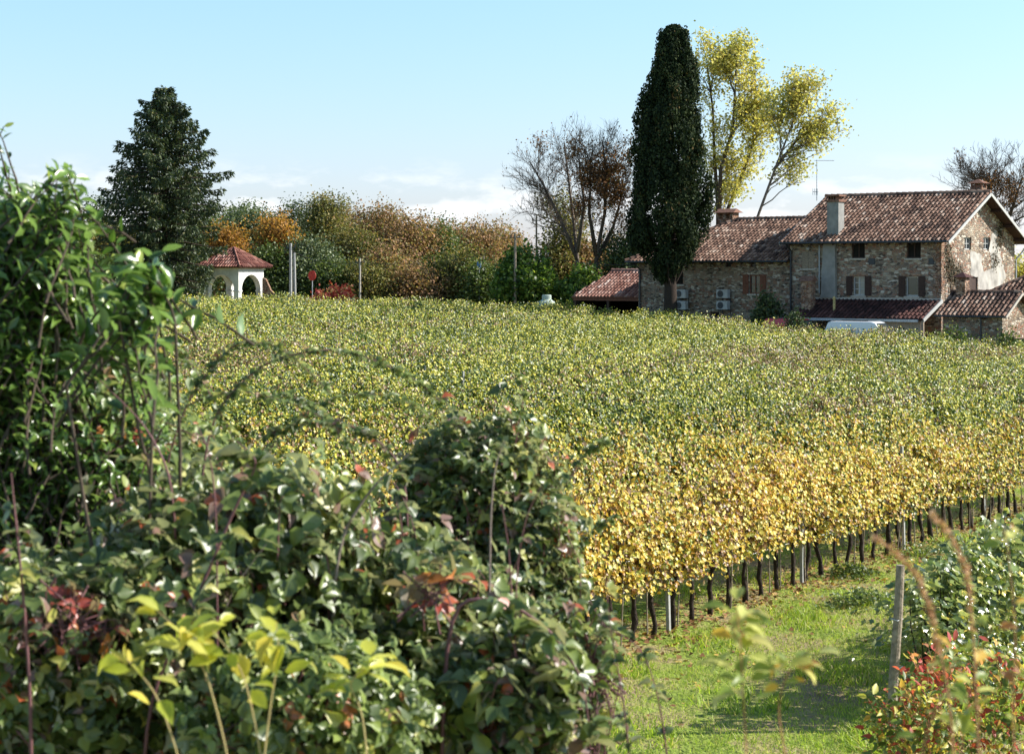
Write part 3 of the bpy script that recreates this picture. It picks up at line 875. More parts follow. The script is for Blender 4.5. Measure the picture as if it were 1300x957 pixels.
# lean-to along the front
lean = thing('lean_to', tuple([*(HC - U2 * 4.3), HG]), 'low dark tiled lean-to with a pale gutter across the front of the farmhouse', 'lean-to', rz=HA)
LX = HL - (HL - 4.3)   # local x of the house corner is 4.3
LE = 2.27; zf = fp(1100, 380.5)[1]; ze = fp(1172, 405.5, -LE)[1]
x0, x1 = 4.3 - 8.6, 4.33
rb = MB(); sl = math.hypot(LE, zf - ze)
tile_slope(rb, (x0, -LE, ze), RX, (0, LE, zf - ze), Lu=x1 - x0, Ls=sl, dark=.15)
rf = rb.build('roof', M['tile_dark'], lean)
fl = MB(); fl.beam((x0, -.06, zf + .06), (x1, -.06, zf + .06), .1, .12); fl.build('flashing', M['stone_light'], lean)
gu = MB(); gu.span((x0 - .05, -LE - .14, ze - .16), (x1 - .3, -LE - .02, ze - .02)); gu.build('gutter', M['gutter'], lean)
bb = MB(); bb.beam((x1 + .04, -LE - .1, ze - .06), (x1 + .04, 0, zf - .02), .06, .2); bb.build('barge_board', M['white_paint'], lean)
for x in (x0 + .1, x0 + 2.9, x0 + 5.7, x1 - .12):
    po = MB(); po.span((x - .07, -LE + .05, -.3), (x + .07, -LE + .19, ze - .08)); po.build('post', M['wood_grey'], lean)
wl_ = MB(); wl_.span((x0 + 5.8, -LE + .25, -.3), (x1 - .3, -LE + .4, ze - .12)); wl_.build('wall', M['plaster_tan'], lean)
cm = MB(); a0 = fp(1020, 370, -1.2)[0] - (HL - 4.3); a1 = fp(1033, 370, -1.2)[0] - (HL - 4.3); zt = fp(1026, 357, -1.2)[1]
cm.span((a0, -1.5, ze - .1), (a1, -1.0, zt)); ch = cm.build('chimney', M['brick'], rf)
cm = MB(); cm.add([(a0 - .12, -1.65, zt), (a1 + .12, -1.65, zt), (a1 + .12, -.85, zt), (a0 - .12, -.85, zt), (a0 - .12, -1.25, zt + .32), (a1 + .12, -1.25, zt + .32)], [(3, 2, 1, 0), (0, 1, 5, 4), (2, 3, 4, 5), (0, 4, 3), (1, 2, 5)], .3)
cm.build('chimney_cap', M['cap_brick'], ch)
cm = MB(); a = fp(1059, 385, -1.4)[0] - (HL - 4.3); z_ = fp(1059, 391, -1.4)[1]
cm.tube([(a, -1.4, z_ - .2), (a, -1.4, z_ + .55)], [.08, .08], 8); cm.tube([(a, -1.4, z_ + .55), (a, -1.4, z_ + .7)], [.13, .03], 8); cm.build('flue_pipe', M['stem_yellow'], rf)

# low wing on the left
WK = 11.45; WD = 10.0; WT = .25
WO = HO - WK * U2 + WT * V2
WG = HG
wing = thing('farmhouse_wing', (WO[0], WO[1], WG), 'long low stone wing with a hipped tile roof behind the tall cypress', 'building', rz=HA)


def wp(px, py): s, z = fp(px, py, WT); return s + WK, z


WE = wp(900, 326)[1]
WR = 2.45


def whole(x0, y0, x1, y1):
    a = wp(x0, y1); b = wp(x1, y0); return (a[0], b[0], a[1], b[1])


hw = [whole(951, 349, 965, 373), whole(857, 342, 867, 361), whole(921, 331, 928, 339), whole(952, 329, 960, 339), whole(902, 396, 913, 402)]
mb = MB(); wall(mb, (0, 0, 0), RX, RY, WK - .02, WE, hw)
mb.add([(0, 0, 0), (0, WD, 0), (0, WD, WE), (0, 0, WE)], [(3, 2, 1, 0)])
mb.add([(0, WD, 0), (WK, WD, 0), (WK, WD, WE), (0, WD, WE)], [(3, 2, 1, 0)])
mb.build('wall', M['stone'], wing)
rb = MB(); ov = .6; dr_ = WR / (WD / 2) * ov; sl = math.hypot(WD / 2 + ov, WR + dr_)
HIPL = 4.5
run = WD / 2 + ov
tile_slope(rb, (-ov, -ov, WE - dr_), RX, (0, run, WR + dr_), poly=lambda b: (HIPL * 1.12 * b / sl, WK + ov - .02), Lu=WK + ov - .02, Ls=sl)
tile_slope(rb, (-ov, WD + ov, WE - dr_), RX, (0, -run, WR + dr_), poly=lambda b: (HIPL * 1.12 * b / sl, WK + ov - .02), Lu=WK + ov - .02, Ls=sl)
hl = math.hypot(HIPL * 1.12, WR + dr_)
tile_slope(rb, (-ov, -ov, WE - dr_), RY, (HIPL * 1.12, 0, WR + dr_), poly=lambda b: (run * b / hl, 2 * run - run * b / hl), Lu=2 * run, Ls=hl)
ap = (-ov + HIPL * 1.12, WD / 2, WE + WR + .05)
ridge_caps(rb, ap, (WK, WD / 2, WE + WR + .05)); ridge_caps(rb, (-ov, -ov, WE - dr_ + .05), ap); ridge_caps(rb, (-ov, WD + ov, WE - dr_ + .05), ap)
wroof = rb.build('roof', M['tile'], wing)
cm = MB(); a, z_ = fp(921, 275, WD / 2 + .5); a += WK; zt = z_ + .0
for xx in (a - .65, a - .1, a + .45): cm.span((xx, WD / 2 + .1, WE + WR - .6), (xx + .18, WD / 2 + .9, zt + .25))
cm.span((a - .65, WD / 2 + .1, WE + WR - .8), (a + .63, WD / 2 + .9, zt - .15))
ch = cm.build('chimney', M['brick'], wroof)
cm = MB(); cm.add([(a - .85, WD / 2 - .1, zt + .25), (a + .85, WD / 2 - .1, zt + .25), (a + .85, WD / 2 + 1.1, zt + .25), (a - .85, WD / 2 + 1.1, zt + .25), (a - .7, WD / 2 + .5, zt + .52), (a + .7, WD / 2 + .5, zt + .52)], [(3, 2, 1, 0), (0, 1, 5, 4), (2, 3, 4, 5), (0, 4, 3), (1, 2, 5)], .3)
cm.build('chimney_cap', M['cap_brick'], ch)
sk = MB(); a, z_ = fp(978, 309, .9); a += WK
gu = MB(); gu.tube([(-ov, -ov - .06, WE - dr_ - .02), (WK - .02, -ov - .06, WE - dr_ - .02)], [.065, .065], 8); gu.build('gutter', M['metal_dark'], wing)
dp = MB(); a = wp(812, 350)[0]; dp.tube([(a - .15, -ov, WE - dr_ - .05), (a + .08, -.09, WE - .8), (a + .08, -.09, .1)], [.055] * 3, 8); dp.build('drainpipe', M['metal_dark'], wing)
window(wing, (0, 0, 0), RX, RY, hw[0], 'open', fr='wood_red', sh='wood_red', bars=(1, 2))
window(wing, (0, 0, 0), RX, RY, hw[1], None, fr='wood_dark', pane='interior', bars=(0, 1), name='door')
window(wing, (0, 0, 0), RX, RY, hw[2], None, fr='wood_dark', bars=(0, 1), sill=False)
window(wing, (0, 0, 0), RX, RY, hw[3], None, fr='wood_dark', bars=(0, 1), sill=False)
window(wing, (0, 0, 0), RX, RY, hw[4], None, fr='wood_dark', pane='interior', bars=(0, 1), sill=False)
g = MB(); h = whole(857, 338, 873, 340.5); g.span((h[0], -.4, h[2]), (h[1], 0, h[3])); g.build('door_canopy', M['wood_dark'], wing)
for i in range(16):
    x = .2 + i * (WK - .6) / 15; ra = MB(); ra.beam((x, -ov + .03, WE - dr_ - .14), (x, 0, WE - .15), .09, .11); ra.build('rafter', M['wood_dark'], wing)

# four air-conditioning units on the wing
acl = [('upper', 'left', 867.0, 373.0), ('lower', 'left', 867.0, 387.5), ('upper', 'right', 920.0, 373.0), ('lower', 'right', 920.0, 387.5)]
for lv, sd_, px_, py_ in acl:
    s, z_ = fp(px_, py_, 0); w = .82; hh = .54
    p = HO + U2 * s + V2 * (WT - .42)
    where = 'beside the cypress trunk' if sd_ == 'left' else 'on the wing wall left of the red-brown window'
    t = thing('air_conditioner', (p[0], p[1], HG + z_ - hh / 2), '%s grey air-conditioning unit of the pair %s' % (lv, where), 'air conditioner', 'air-conditioning units on the stone wing', rz=HA)
    g = MB(); g.box((0, 0, hh / 2), (w, .34, hh)); g.build('casing', M['ac_white'], t, bevel=.02)
    g = MB(); g.tube([(-.1, -.175, hh / 2), (-.1, -.2, hh / 2)], [.21, .21], 20)
    for r_ in (.07, .14): g.tube([(-.1, -.2, hh / 2), (-.1, -.215, hh / 2)], [r_, r_], 16)
    g.build('fan_grille', M['ac_grille'], t)
    g = MB()
    for x in (-.3, .3): g.span((x - .02, -.15, -.05), (x + .02, .42 - .02, -.01)); g.span((x - .02, .36, -.3), (x + .02, .40, -.01))
    g.build('bracket', M['metal_dark'], t)


# ---- generic small hipped / gabled tiled building in local axes
def small_building(name, O, rz, L_, D_, E_, rise, label, cat, tile='tile', wallm='stone', hipped=False, ov=.35, holes=(), ghole=()):
    t = thing(name, O, label, cat, rz=rz)
    mb = MB(); wall(mb, (0, 0, -.5), RX, RY, L_, E_ + .5, [(h[0], h[1], h[2] + .5, h[3] + .5) for h in holes])
    wall(mb, (L_, 0, -.5), RY, -RX, D_, E_ + .5, [(h[0], h[1], h[2] + .5, h[3] + .5) for h in ghole])
    mb.add([(0, 0, -.5), (0, D_, -.5), (0, D_, E_), (0, 0, E_)], [(3, 2, 1, 0)])
    mb.add([(0, D_, -.5), (L_, D_, -.5), (L_, D_, E_), (0, D_, E_)], [(3, 2, 1, 0)])
    if not hipped:
        mb.add([(L_, 0, E_), (L_, D_, E_), (L_, D_ / 2, E_ + rise - .1)], [(0, 1, 2)])
        mb.add([(0, 0, E_), (0, D_, E_), (0, D_ / 2, E_ + rise - .1)], [(0, 2, 1)])
    mb.build('wall', M[wallm], t)
    rb = MB(); dr = rise / (D_ / 2) * ov; run = D_ / 2 + ov; sl = math.hypot(run, rise + dr)
    hip = (lambda b: (run * b / sl, L_ + 2 * ov - run * b / sl)) if hipped else None
    for sg, y in ((1, -ov), (-1, D_ + ov)):
        tile_slope(rb, (-ov, y, E_ - dr), RX, (0, sg * run, rise + dr), poly=hip, Lu=L_ + 2 * ov, Ls=sl)
    zt = E_ + rise + .05
    if hipped:
        for sg, x in ((1, -ov), (-1, L_ + ov)):
            tile_slope(rb, (x, -ov, E_ - dr), RY, (sg * run, 0, rise + dr), poly=lambda b: (run * b / sl, 2 * run - run * b / sl), Lu=2 * run, Ls=sl)
            a = (x + sg * run, D_ / 2, zt)
            ridge_caps(rb, (x, -ov, E_ - dr + .05), a, .11); ridge_caps(rb, (x, D_ + ov, E_ - dr + .05), a, .11)
        if L_ + 2 * ov > 2 * run: ridge_caps(rb, (-ov + run, D_ / 2, zt), (L_ + ov - run, D_ / 2, zt), .11)
    else:
        ridge_caps(rb, (-ov, D_ / 2, zt), (L_ + ov, D_ / 2, zt), .11)
        for y in (-ov, D_ + ov):
            b2 = MB(); b2.beam((L_ + ov + .03, y, E_ - dr - .06), (L_ + ov + .03, D_ / 2, E_ + rise - .04), .05, .13); b2.build('barge_board', M['stone_light'], t)
    r = rb.build('roof', M[tile], t)
    g = MB(); g.tube([(-ov, -ov - .05, E_ - dr - .03), (L_ + ov, -ov - .05, E_ - dr - .03)], [.05, .05], 8); g.build('gutter', M['metal_dark'], t)
    return t, r


p = P(1197, 398, 104.5)
ob_g = float(ground(p[0], p[1])) - .05
ob, obr = small_building('outbuilding', (p[0], p[1], ob_g), HA, 3.5, 3.6, p[2] - ob_g + .1, 1.05, 'small low stone outbuilding with a gabled tile roof below the sunlit end wall', 'outbuilding',
                         holes=[(1.0, 1.7, 1.2, 1.75)])
window(ob, (0, 0, 0), RX, RY, (1.0, 1.7, 1.2, 1.75), None, bars=(3, 2))
cm = MB(); hz = p[2] - ob_g; cm.span((.1, 1.4, hz - .1), (.65, 1.95, hz + 2.0)); ch = cm.build('chimney', M['brick'], obr)
cm = MB(); cm.add([(-.08, 1.2, hz + 2.0), (.83, 1.2, hz + 2.0), (.83, 2.15, hz + 2.0), (-.08, 2.15, hz + 2.0), (.38, 1.68, hz + 2.3)], [(3, 2, 1, 0), (0, 1, 4), (1, 2, 4), (2, 3, 4), (3, 0, 4)], .3)
cm.build('chimney_cap', M['tile_dark'], ch)
dp = MB(); dp.tube([(2.3, -.1, hz), (2.3, -.1, -.3)], [.05, .05], 8); dp.build('drainpipe', M['metal_dark'], ob)
p = P(1238, 378, 110.5)
o2g = float(ground(p[0], p[1])) - .05
small_building('annex', (p[0] + .2, p[1] + .1, o2g), HA, 7.0, 4.2, p[2] - o2g, 1.25, 'tiled annex built against the end wall of the farmhouse at the right edge', 'outbuilding', hipped=True, tile='tile')
p = P(1278, 402, 103.0); o3g = float(ground(p[0], p[1])) - .1
g = MB(); g.span((0, 0, 0), (6, .35, 1.9)); w_ = g.build('stone_wall', M['stone']); w_.location = (p[0], p[1], o3g); w_.rotation_euler = (0, 0, HA)
tag(w_, 'old stone yard wall running out of the picture beside the outbuilding', 'wall')

# open shed at the left end
p = P(725, 377, 128.0); sg_ = float(ground(p[0], p[1])) - .1
shed = thing('open_shed', (p[0], p[1], sg_), 'open-fronted shed with a sunlit red tiled roof left of the stone wing', 'shed', rz=HA)
E_ = p[2] - sg_; rise = 1.75; D_ = 6.4; L_ = 8.5; ov = .3; run = D_ / 2; sl = math.hypot(run, rise)
rb = MB()
tile_slope(rb, (0, 0, E_), RX, (0, run, rise), poly=lambda b: (run * .35 * b / sl, L_), Lu=L_, Ls=sl)
tile_slope(rb, (0, D_, E_), RX, (0, -run, rise), poly=lambda b: (run * .35 * b / sl, L_), Lu=L_, Ls=sl)
hl = math.hypot(run * .35, rise)
tile_slope(rb, (0, 0, E_), RY, (run * .35, 0, rise), poly=lambda b: (run * b / hl, 2 * run - run * b / hl), Lu=2 * run, Ls=hl)
ridge_caps(rb, (run * .35, run, E_ + rise + .05), (L_, run, E_ + rise + .05)); rb.build('roof', M['tile_red'], shed)
g = MB(); g.beam((.1, .15, E_ - .14), (L_ - .1, .15, E_ - .14), .14, .18); g.build('beam', M['wood_red'], shed)
for x in (.25, 3.0, 5.8):
    g = MB(); g.span((x - .09, .1, -.2), (x + .09, .28, E_ - .22)); g.build('post', M['wood_dark'], shed)
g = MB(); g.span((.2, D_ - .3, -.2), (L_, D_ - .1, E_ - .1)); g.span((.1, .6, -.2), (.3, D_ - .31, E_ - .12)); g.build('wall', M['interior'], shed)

# pavilion
PA = R(-28); pw = 3.15
pc = P(297, 345, 141.0); pg = float(ground(pc[0], pc[1]))
pav = thing('garden_pavilion', (pc[0], pc[1], pg), 'small white arched garden pavilion with a red pyramid roof beside the spruce', 'pavilion', rz=PA)
PE = P(300, 339, 139.5)[2] - pg
PRI = P(291, 315, 141)[2] - pg - PE
half = pw / 2
for k in range(4):
    ang = k * PI / 2
    cu = Vector((math.cos(ang), math.sin(ang), 0)); cn = Vector((math.sin(ang), -math.cos(ang), 0))
    O = cn * half - cu * half
    mb = MB(); pier = .38; aw = pw - 2 * pier; spring = PE - .75 - aw / 2 + .18
    n = 12
    arch = [(pw / 2 + aw / 2 * math.cos(PI * i / n), spring + aw / 2 * math.sin(PI * i / n)) for i in range(n + 1)]
    th = .42
    def pt(a, b, d): return O + cu * a + RZ * b - cn * d
    for d, flip in ((0, 0), (th, 1)):
        for (a, b) in ((0, pier), (pw - pier, pw)):
            f = [(0, 1, 2, 3)] if not flip else [(3, 2, 1, 0)]
            mb.add([pt(a, 0, d), pt(b, 0, d), pt(b, spring, d), pt(a, spring, d)], f)
            mb.add([pt(a, spring, d), pt(b, spring, d), pt(b, PE, d), pt(a, PE, d)], f)
        for i in range(n):
            (xa, za), (xb, zb_) = arch[i], arch[i + 1]
            mb.add([pt(xa, za, d), pt(xa, PE, d), pt(xb, PE, d), pt(xb, zb_, d)], [(0, 1, 2, 3)])
    for i in range(n):
        (xa, za), (xb, zb_) = arch[i], arch[i + 1]
        mb.add([pt(xa, za, 0), pt(xb, zb_, 0), pt(xb, zb_, th), pt(xa, za, th)], [(0, 1, 2, 3)])
    for a in (pier, pw - pier): mb.add([pt(a, 0, 0), pt(a, spring, 0), pt(a, spring, th), pt(a, 0, th)], [(0, 1, 2, 3)])
    mb.build('arched_wall', M['plaster_white'], pav)
    a = pier / 2; c = pt(a, spring, th / 2)
    cp = MB(); cp.box((c.x, c.y, c.z), (pier + .08, th + .1, .12), rz=ang); cp.build('capital', M['plaster_white'], pav)
rb = MB(); ov = .45; run = half + ov
for k in range(4):
    ang = k * PI / 2
    cu = Vector((math.cos(ang), math.sin(ang), 0)); cn = Vector((math.sin(ang), -math.cos(ang), 0))
    O = cn * run - cu * run + RZ * PE; sl = math.hypot(run, PRI)
    tile_slope(rb, O, cu, -cn * run + RZ * PRI, poly=lambda b: (run * b / sl, 2 * run - run * b / sl), Lu=2 * run, Ls=sl, tw=.24)
    ridge_caps(rb, O + RZ * .04, (0, 0, PE + PRI + .04), .1)
rb.build('roof', M['tile_pav'], pav)
g = MB(); g.span((-half - .1, -half - .1, PE - .12), (half + .1, half + .1, PE - .02)); g.build('cornice', M['plaster_white'], pav)
g = MB(); g.span((-half, -half, 0.0), (half, half, .15)); g.build('plinth', M['stone_light'], pav)
# sloping wall beside it
pp = P(333, 352, 140); g = MB()
g.add([(0, 0, 0), (3.2, 0, 0), (3.2, 0, 1.2), (2.2, 0, 2.1), (1.0, 0, 3.0), (.4, 0, 4.0), (0, 0, 4.1)] + [(x, .35, z) for x, z in ((0, 0), (3.2, 0), (3.2, 1.2), (2.2, 2.1), (1.0, 3.0), (.4, 4.0), (0, 4.1))],
      [tuple(range(7)), tuple(range(13, 6, -1))] + [(i, (i + 1) % 7, (i + 1) % 7 + 7, i + 7) for i in range(7)])
o = g.build('garden_wall', M['brick']); gz = float(ground(pp[0], pp[1])); o.location = (pp[0], pp[1], gz); o.rotation_euler = (0, 0, R(-10)); o.scale = (.62, 1, .82)
tag(o, 'stepped brick garden wall sloping down on the right of the white pavilion', 'wall')


# ------------------------------------------------------------------ trees
def bez(p, q, bow, n=5, wob=.03):
    p = np.array(p); q = np.array(q); d = np.linalg.norm(q - p)
    t = np.linspace(0, 1, n)[:, None]
    mid = (p + q) / 2 + np.array(bow) * d
    c = (1 - t) ** 2 * p + 2 * t * (1 - t) * mid + t ** 2 * q
    c[1:-1] += rng.normal(size=(n - 2, 3)) * wob * d
    return c


def tree(name, base, stems, lobes, n1, n2, n3, leaf, nleaf, lsize, label, cat='tree', group=None, bark='bark', r0=.3, spread=1.0, n4=0, lkind='tri', sprd=.5, twr=.012, leaf_prob=1.0, up=.25, sp2=1.0):
    """stems: polylines (local) of the main stems; lobes: [(centre, radii, weight)] local; leaves hang at the twigs"""
    t = thing(name, tuple(base), label, cat, group)
    tb = MB(); ends = []
    stems = [np.array(s, float) for s in stems]
    for s in stems:
        n = len(s); rr = [r0 * (1 - .72 * i / (n - 1)) for i in range(n)]
        tb.tube(s, rr, 8)
    allp = []
    for s in stems:
        for i in range(len(s) - 1):
            for f in np.linspace(0, 1, 6)[:-1]: allp.append(s[i] * (1 - f) + s[i + 1] * f)
        allp.append(s[-1])
    allp = np.array(allp); zmax = allp[:, 2].max()
    wts = np.array([l[2] for l in lobes], float); wts /= wts.sum()
    for i in range(n1):
        L = lobes[rng.choice(len(lobes), p=wts)]
        d = rdir(1)[0] * rng.uniform(.35, .95) ** .6
        T = np.array(L[0]) + d * np.array(L[1])
        cost = np.linalg.norm((allp - T) * np.array([1, 1, .6]), axis=1) + np.maximum(0, allp[:, 2] - T[2] + .07 * zmax) * 3 + np.where(allp[:, 2] < zmax * .12, 6, 0)
        st = allp[np.argmin(cost + rng.random(len(allp)) * 1.0)]
        b1 = bez(st, T, (0, 0, -.02 + up * .3), 6, .03)
        L1 = np.linalg.norm(T - st); ra_ = max(.022, min(r0 * .4, L1 * .014))
        tb.tube(b1, list(np.linspace(ra_, ra_ * .35, 6)), 5, cap=False)
        for j in range(n2):
            s2 = b1[rng.integers(2, 6)]
            dd = nrm(rdir(1)[0] * .9 + nrm(T - st) * .8 + np.array([0, 0, up]))
            L2 = spread * rng.uniform(.7, 1.5) * sp2
            e2 = s2 + dd * L2
            b2 = bez(s2, e2, (0, 0, .05), 4, .04)
            tb.tube(b2, list(np.linspace(ra_ * .42, ra_ * .15 + twr * .4, 4)), 4, cap=False)
            for kk in range(n3):
                s3 = b2[rng.integers(1, 4)]
                d3 = nrm(rdir(1)[0] * .8 + dd * .9 + np.array([0, 0, up]))
                e3 = s3 + d3 * spread * rng.uniform(.35, .8)
                b3 = bez(s3, e3, (0, 0, .06), 3, .05)
                tb.tube(b3, [twr * 1.3, twr, twr * .6], 3, cap=False)
                ends.append(e3); 
                for k4 in range(n4):
                    s4 = b3[rng.integers(1, 3)]; e4 = s4 + nrm(rdir(1)[0] * .7 + d3 + np.array([0, 0, up])) * spread * rng.uniform(.2, .5)
                    tb.tube([s4, e4], [twr * .8, twr * .45], 3, cap=False); ends.append(e4)
    tb.build('trunk', M[bark], t, smooth=True)
    if leaf and nleaf:
        ends = np.array(ends)
        if leaf_prob < 1:   # whole parts of the crown bare
            keep = (np.sin(ends[:, 0] * .9 + 1.3) * np.sin(ends[:, 2] * .7 + .4) + rng.normal(size=len(ends)) * .35) > (1 - 2 * leaf_prob)
            ends = ends[keep]
        if len(ends):
            pos = np.repeat(ends, nleaf, axis=0); N = len(pos)
            pos = pos + rng.normal(size=(N, 3)) * sprd * np.array([1, 1, .8])
            nor = rdir(N) + np.array([.0, 0, .9]); al = rdir(N) + np.array([0, 0, -.4])
            clump = np.repeat(rng.random(len(ends)), nleaf)
            a = np.clip(rng.random(N) * .75 + clump * .25, 0, .999)
            leafobj('crown', [leaves(pos, nor, al, lsize * rng.uniform(.7, 1.3, N), lkind, 1.1, a)], M[leaf], t)
    return t


def crown_tree(x, ytop, w, Y, leaf, label, ybase=None, dens=1.0, lsize=.175, bark='bark', round_=1.0, cat='tree', name='broadleaf_tree', group='trees along the far edge', low=.1, sprd=.55):
    """bushy tree whose crown spans w pixels about x and tops out at ytop in the photograph"""
    top = P(x, ytop, Y); gz = float(ground(top[0], Y)); H = top[2] - gz; hw = w / 2 / F * Y
    lob = []
    nl = rng.integers(5, 8)
    lob.append(((0, 0, H * .62), (hw * .85, hw * .8, H * .36), 5))
    for i in range(nl):
        a = rng.uniform(0, 2 * PI); h = rng.uniform(low + .12, .86); rr = math.sqrt(max(.05, 1 - ((h - .5) / .52) ** 2))
        lob.append(((math.cos(a) * hw * .6 * rr, math.sin(a) * hw * .55 * rr, H * h), (hw * .42, hw * .4, H * .15), 1.2))
    stem = [(0, 0, -.2), (rng.normal() * .1, 0, H * .25), (rng.normal() * .3, rng.normal() * .2, H * .5), (rng.normal() * .4, 0, H * .82)]
    n1 = int(56 * dens * max(.6, hw / 2.5)); 
    return tree(name, (top[0], Y, gz), [stem], lob, n1, 4, 4, leaf, 15, lsize, label, cat, group, bark, r0=.2, spread=.85, sprd=sprd, up=.2)


# spruce
def spruce():
    Y = 137.0; base = P(209, 345, Y); gz = float(ground(base[0], Y)); H = P(210, 107, Y)[2] - gz
    t = thing('spruce_tree', (base[0], Y, gz), 'tall dark spruce with drooping branches left of the white pavilion', 'tree')
    tb = MB(); tb.tube([(0, 0, -.2), (0.05, 0, H * .4), (-.05, 0, H * .8), (0.05, 0, H * .99)], [.32, .22, .1, .02], 8)
    prof_h = [0, .04, .12, .22, .35, .5, .62, .74, .84, .92, .97, 1.0]
    prof_r = [.4, 1.1, 2.3, 3.4, 4.4, 4.5, 4.15, 3.35, 2.45, 1.45, .8, .2]
    pos, nor, al, sz = [], [], [], []
    z = H * .07
    while z < H * .985:
        h = z / H; Rm = np.interp(h, prof_h, prof_r)
        nb = 6 if h < .9 else 5
        a0 = rng.uniform(0, 2 * PI)
        for i in range(nb):
            a = a0 + 2 * PI * i / nb + rng.normal() * .2
            L = Rm * rng.choice([1.0, .9, .75, 1.05, .6], p=[.3, .22, .18, .12, .18]) * rng.uniform(.85, 1.12)
            d = np.array([math.cos(a), math.sin(a), 0])
            rise = .28 * L * (h - .35)          # upper ones point up, lower ones hang
            n = 7; tt = np.linspace(0, 1, n)
            pts = np.array([[0, 0, z]]) + d[None] * (L * tt)[:, None]
            pts[:, 2] += rise * tt * 2 - .28 * L * tt ** 2 + .20 * L * tt ** 4
            tb.tube(pts, list(np.linspace(.05 + .012 * L, .012, n)), 4, cap=False)
            m = int(34 + 76 * L * .8)
            f = rng.random(m) ** .75 * .92 + .1
            pp = np.stack([np.interp(f, tt, pts[:, k_]) for k_ in range(3)], 1)
            side = np.array([-d[1], d[0], 0])
            lat = rng.normal(size=m) * (.26 * (1.15 - f)) * min(L, 3) * .5
            hang = rng.random(m) ** 1.5 * .55 * (.6 + .5 * (1 - h))
            q_ = pp + side[None] * lat[:, None]; q_[:, 2] -= hang
            pos.append(q_)
            dirs = d[None] * .6 + side[None] * np.sign(lat)[:, None] * .6 + np.array([0, 0, -.75]) * rng.uniform(.3, 1.6, (m, 1)) + rng.normal(size=(m, 3)) * .25
            al.append(dirs); nor.append(rdir(m) + np.array([0, 0, .7])); sz.append(rng.uniform(.18, .40, m))
        z += rng.uniform(.28, .46)
    pos, nor, al, sz = map(np.concatenate, (pos, nor, al, sz))
    tb.build('trunk', M['bark'], t, smooth=True)
    leafobj('crown', [leaves(pos, nor, al, sz, 'needle', 1.2)], M['l_spruce'], t)


spruce()


def cypress():
    Y = 117.0; base = P(851, 345, Y); gz = float(ground(base[0], Y))
    k = Y / F
    rows = [(32, 850, 858), (40, 840, 869), (55, 833, 876), (72, 830, 883), (105, 818, 889), (138, 807, 891), (172, 803, 896), (223, 797, 903), (257, 793, 906), (275, 790, 907), (300, 789, 906), (314, 800, 896), (326, 814, 880), (336, 822, 866), (348, 834, 856)]
    ys = np.array([r_[0] for r_ in rows], float); zc = CZ - (ys - HZ) * k - gz
    lft = np.array([(r_[1] - 851) * k for r_ in rows]); rgt = np.array([(r_[2] - 851) * k for r_ in rows])
    t = thing('cypress_tree', (base[0], Y, gz), 'very tall dark columnar cypress in front of the low stone wing', 'tree')
    tb = MB(); tb.tube([(-.05, 0, -.3), (0, 0, .8), (.02, 0, 2.2), (0, 0, 4), (.1, 0, 9), (0, 0, zc[0] - 1)], [.55, .46, .43, .36, .18, .04], 10)
    for i in range(9):
        a = rng.uniform(0, 2 * PI); z0 = rng.uniform(2.6, 4.2)
        tb.tube(bez((0, 0, z0), (math.cos(a) * 1.3, math.sin(a) * 1.2, z0 + 2.6), (0, 0, .05), 5, .02), [.11, .09, .07, .05, .03], 6, cap=False)
    # upright plumes
    pos, nor, al, sz, aa = [], [], [], [], []
    npl = 820
    for i in range(npl):
        z = rng.uniform(zc[-1] - .1, zc[0] - .2)
        l = np.interp(-z, -zc, lft); r = np.interp(-z, -zc, rgt)
        c = (l + r) / 2; w = (r - l) / 2
        a = rng.uniform(0, 2 * PI); rad = w * math.sqrt(rng.uniform(.35, 1.0)) * (1.0 + .10 * math.sin(a * 3 + z * .9) + .06 * math.sin(a * 7 - z * 1.7)) * .96
        pr = rng.uniform(.25, .45) * min(1, w / 1.2 + .3); rad = max(.03, rad - pr * .75)
        rx = c + math.cos(a) * rad; ry = math.sin(a) * rad
        ph = rng.uniform(.9, 1.9) * min(1, w / 1.5 + .35)
        if z + ph * .6 > zc[0]: ph = max(.3, (zc[0] - z) * .9)
        m = 120
        dv = rdir(m) * rng.uniform(.6, 1.0, (m, 1))
        q_ = np.array([rx, ry, z]) + dv * np.array([pr, pr, ph * .6])
        pos.append(q_); nor.append(dv * np.array([1, 1, .3]) + rng.normal(size=(m, 3)) * .3)
        al.append(np.array([math.cos(a) * .35, math.sin(a) * .35, 1.0]) + rng.normal(size=(m, 3)) * .4)
        sz.append(rng.uniform(.10, .22, m)); aa.append(np.clip(rng.random(m) * .7 + rng.random() * .3, 0, 1))
    # ragged skirts above the bole
    pos, nor, al, sz, aa = map(np.concatenate, (pos, nor, al, sz, aa))
    tb.build('trunk', M['trunk_dark'], t, smooth=True)
    leafobj('crown', [leaves(pos, nor, al, sz, 'tri', .75, aa)], M['l_cypress'], t)


cypress()


def loc(px, py, Y, base): return tuple(P(px, py, Y) - np.array(base))


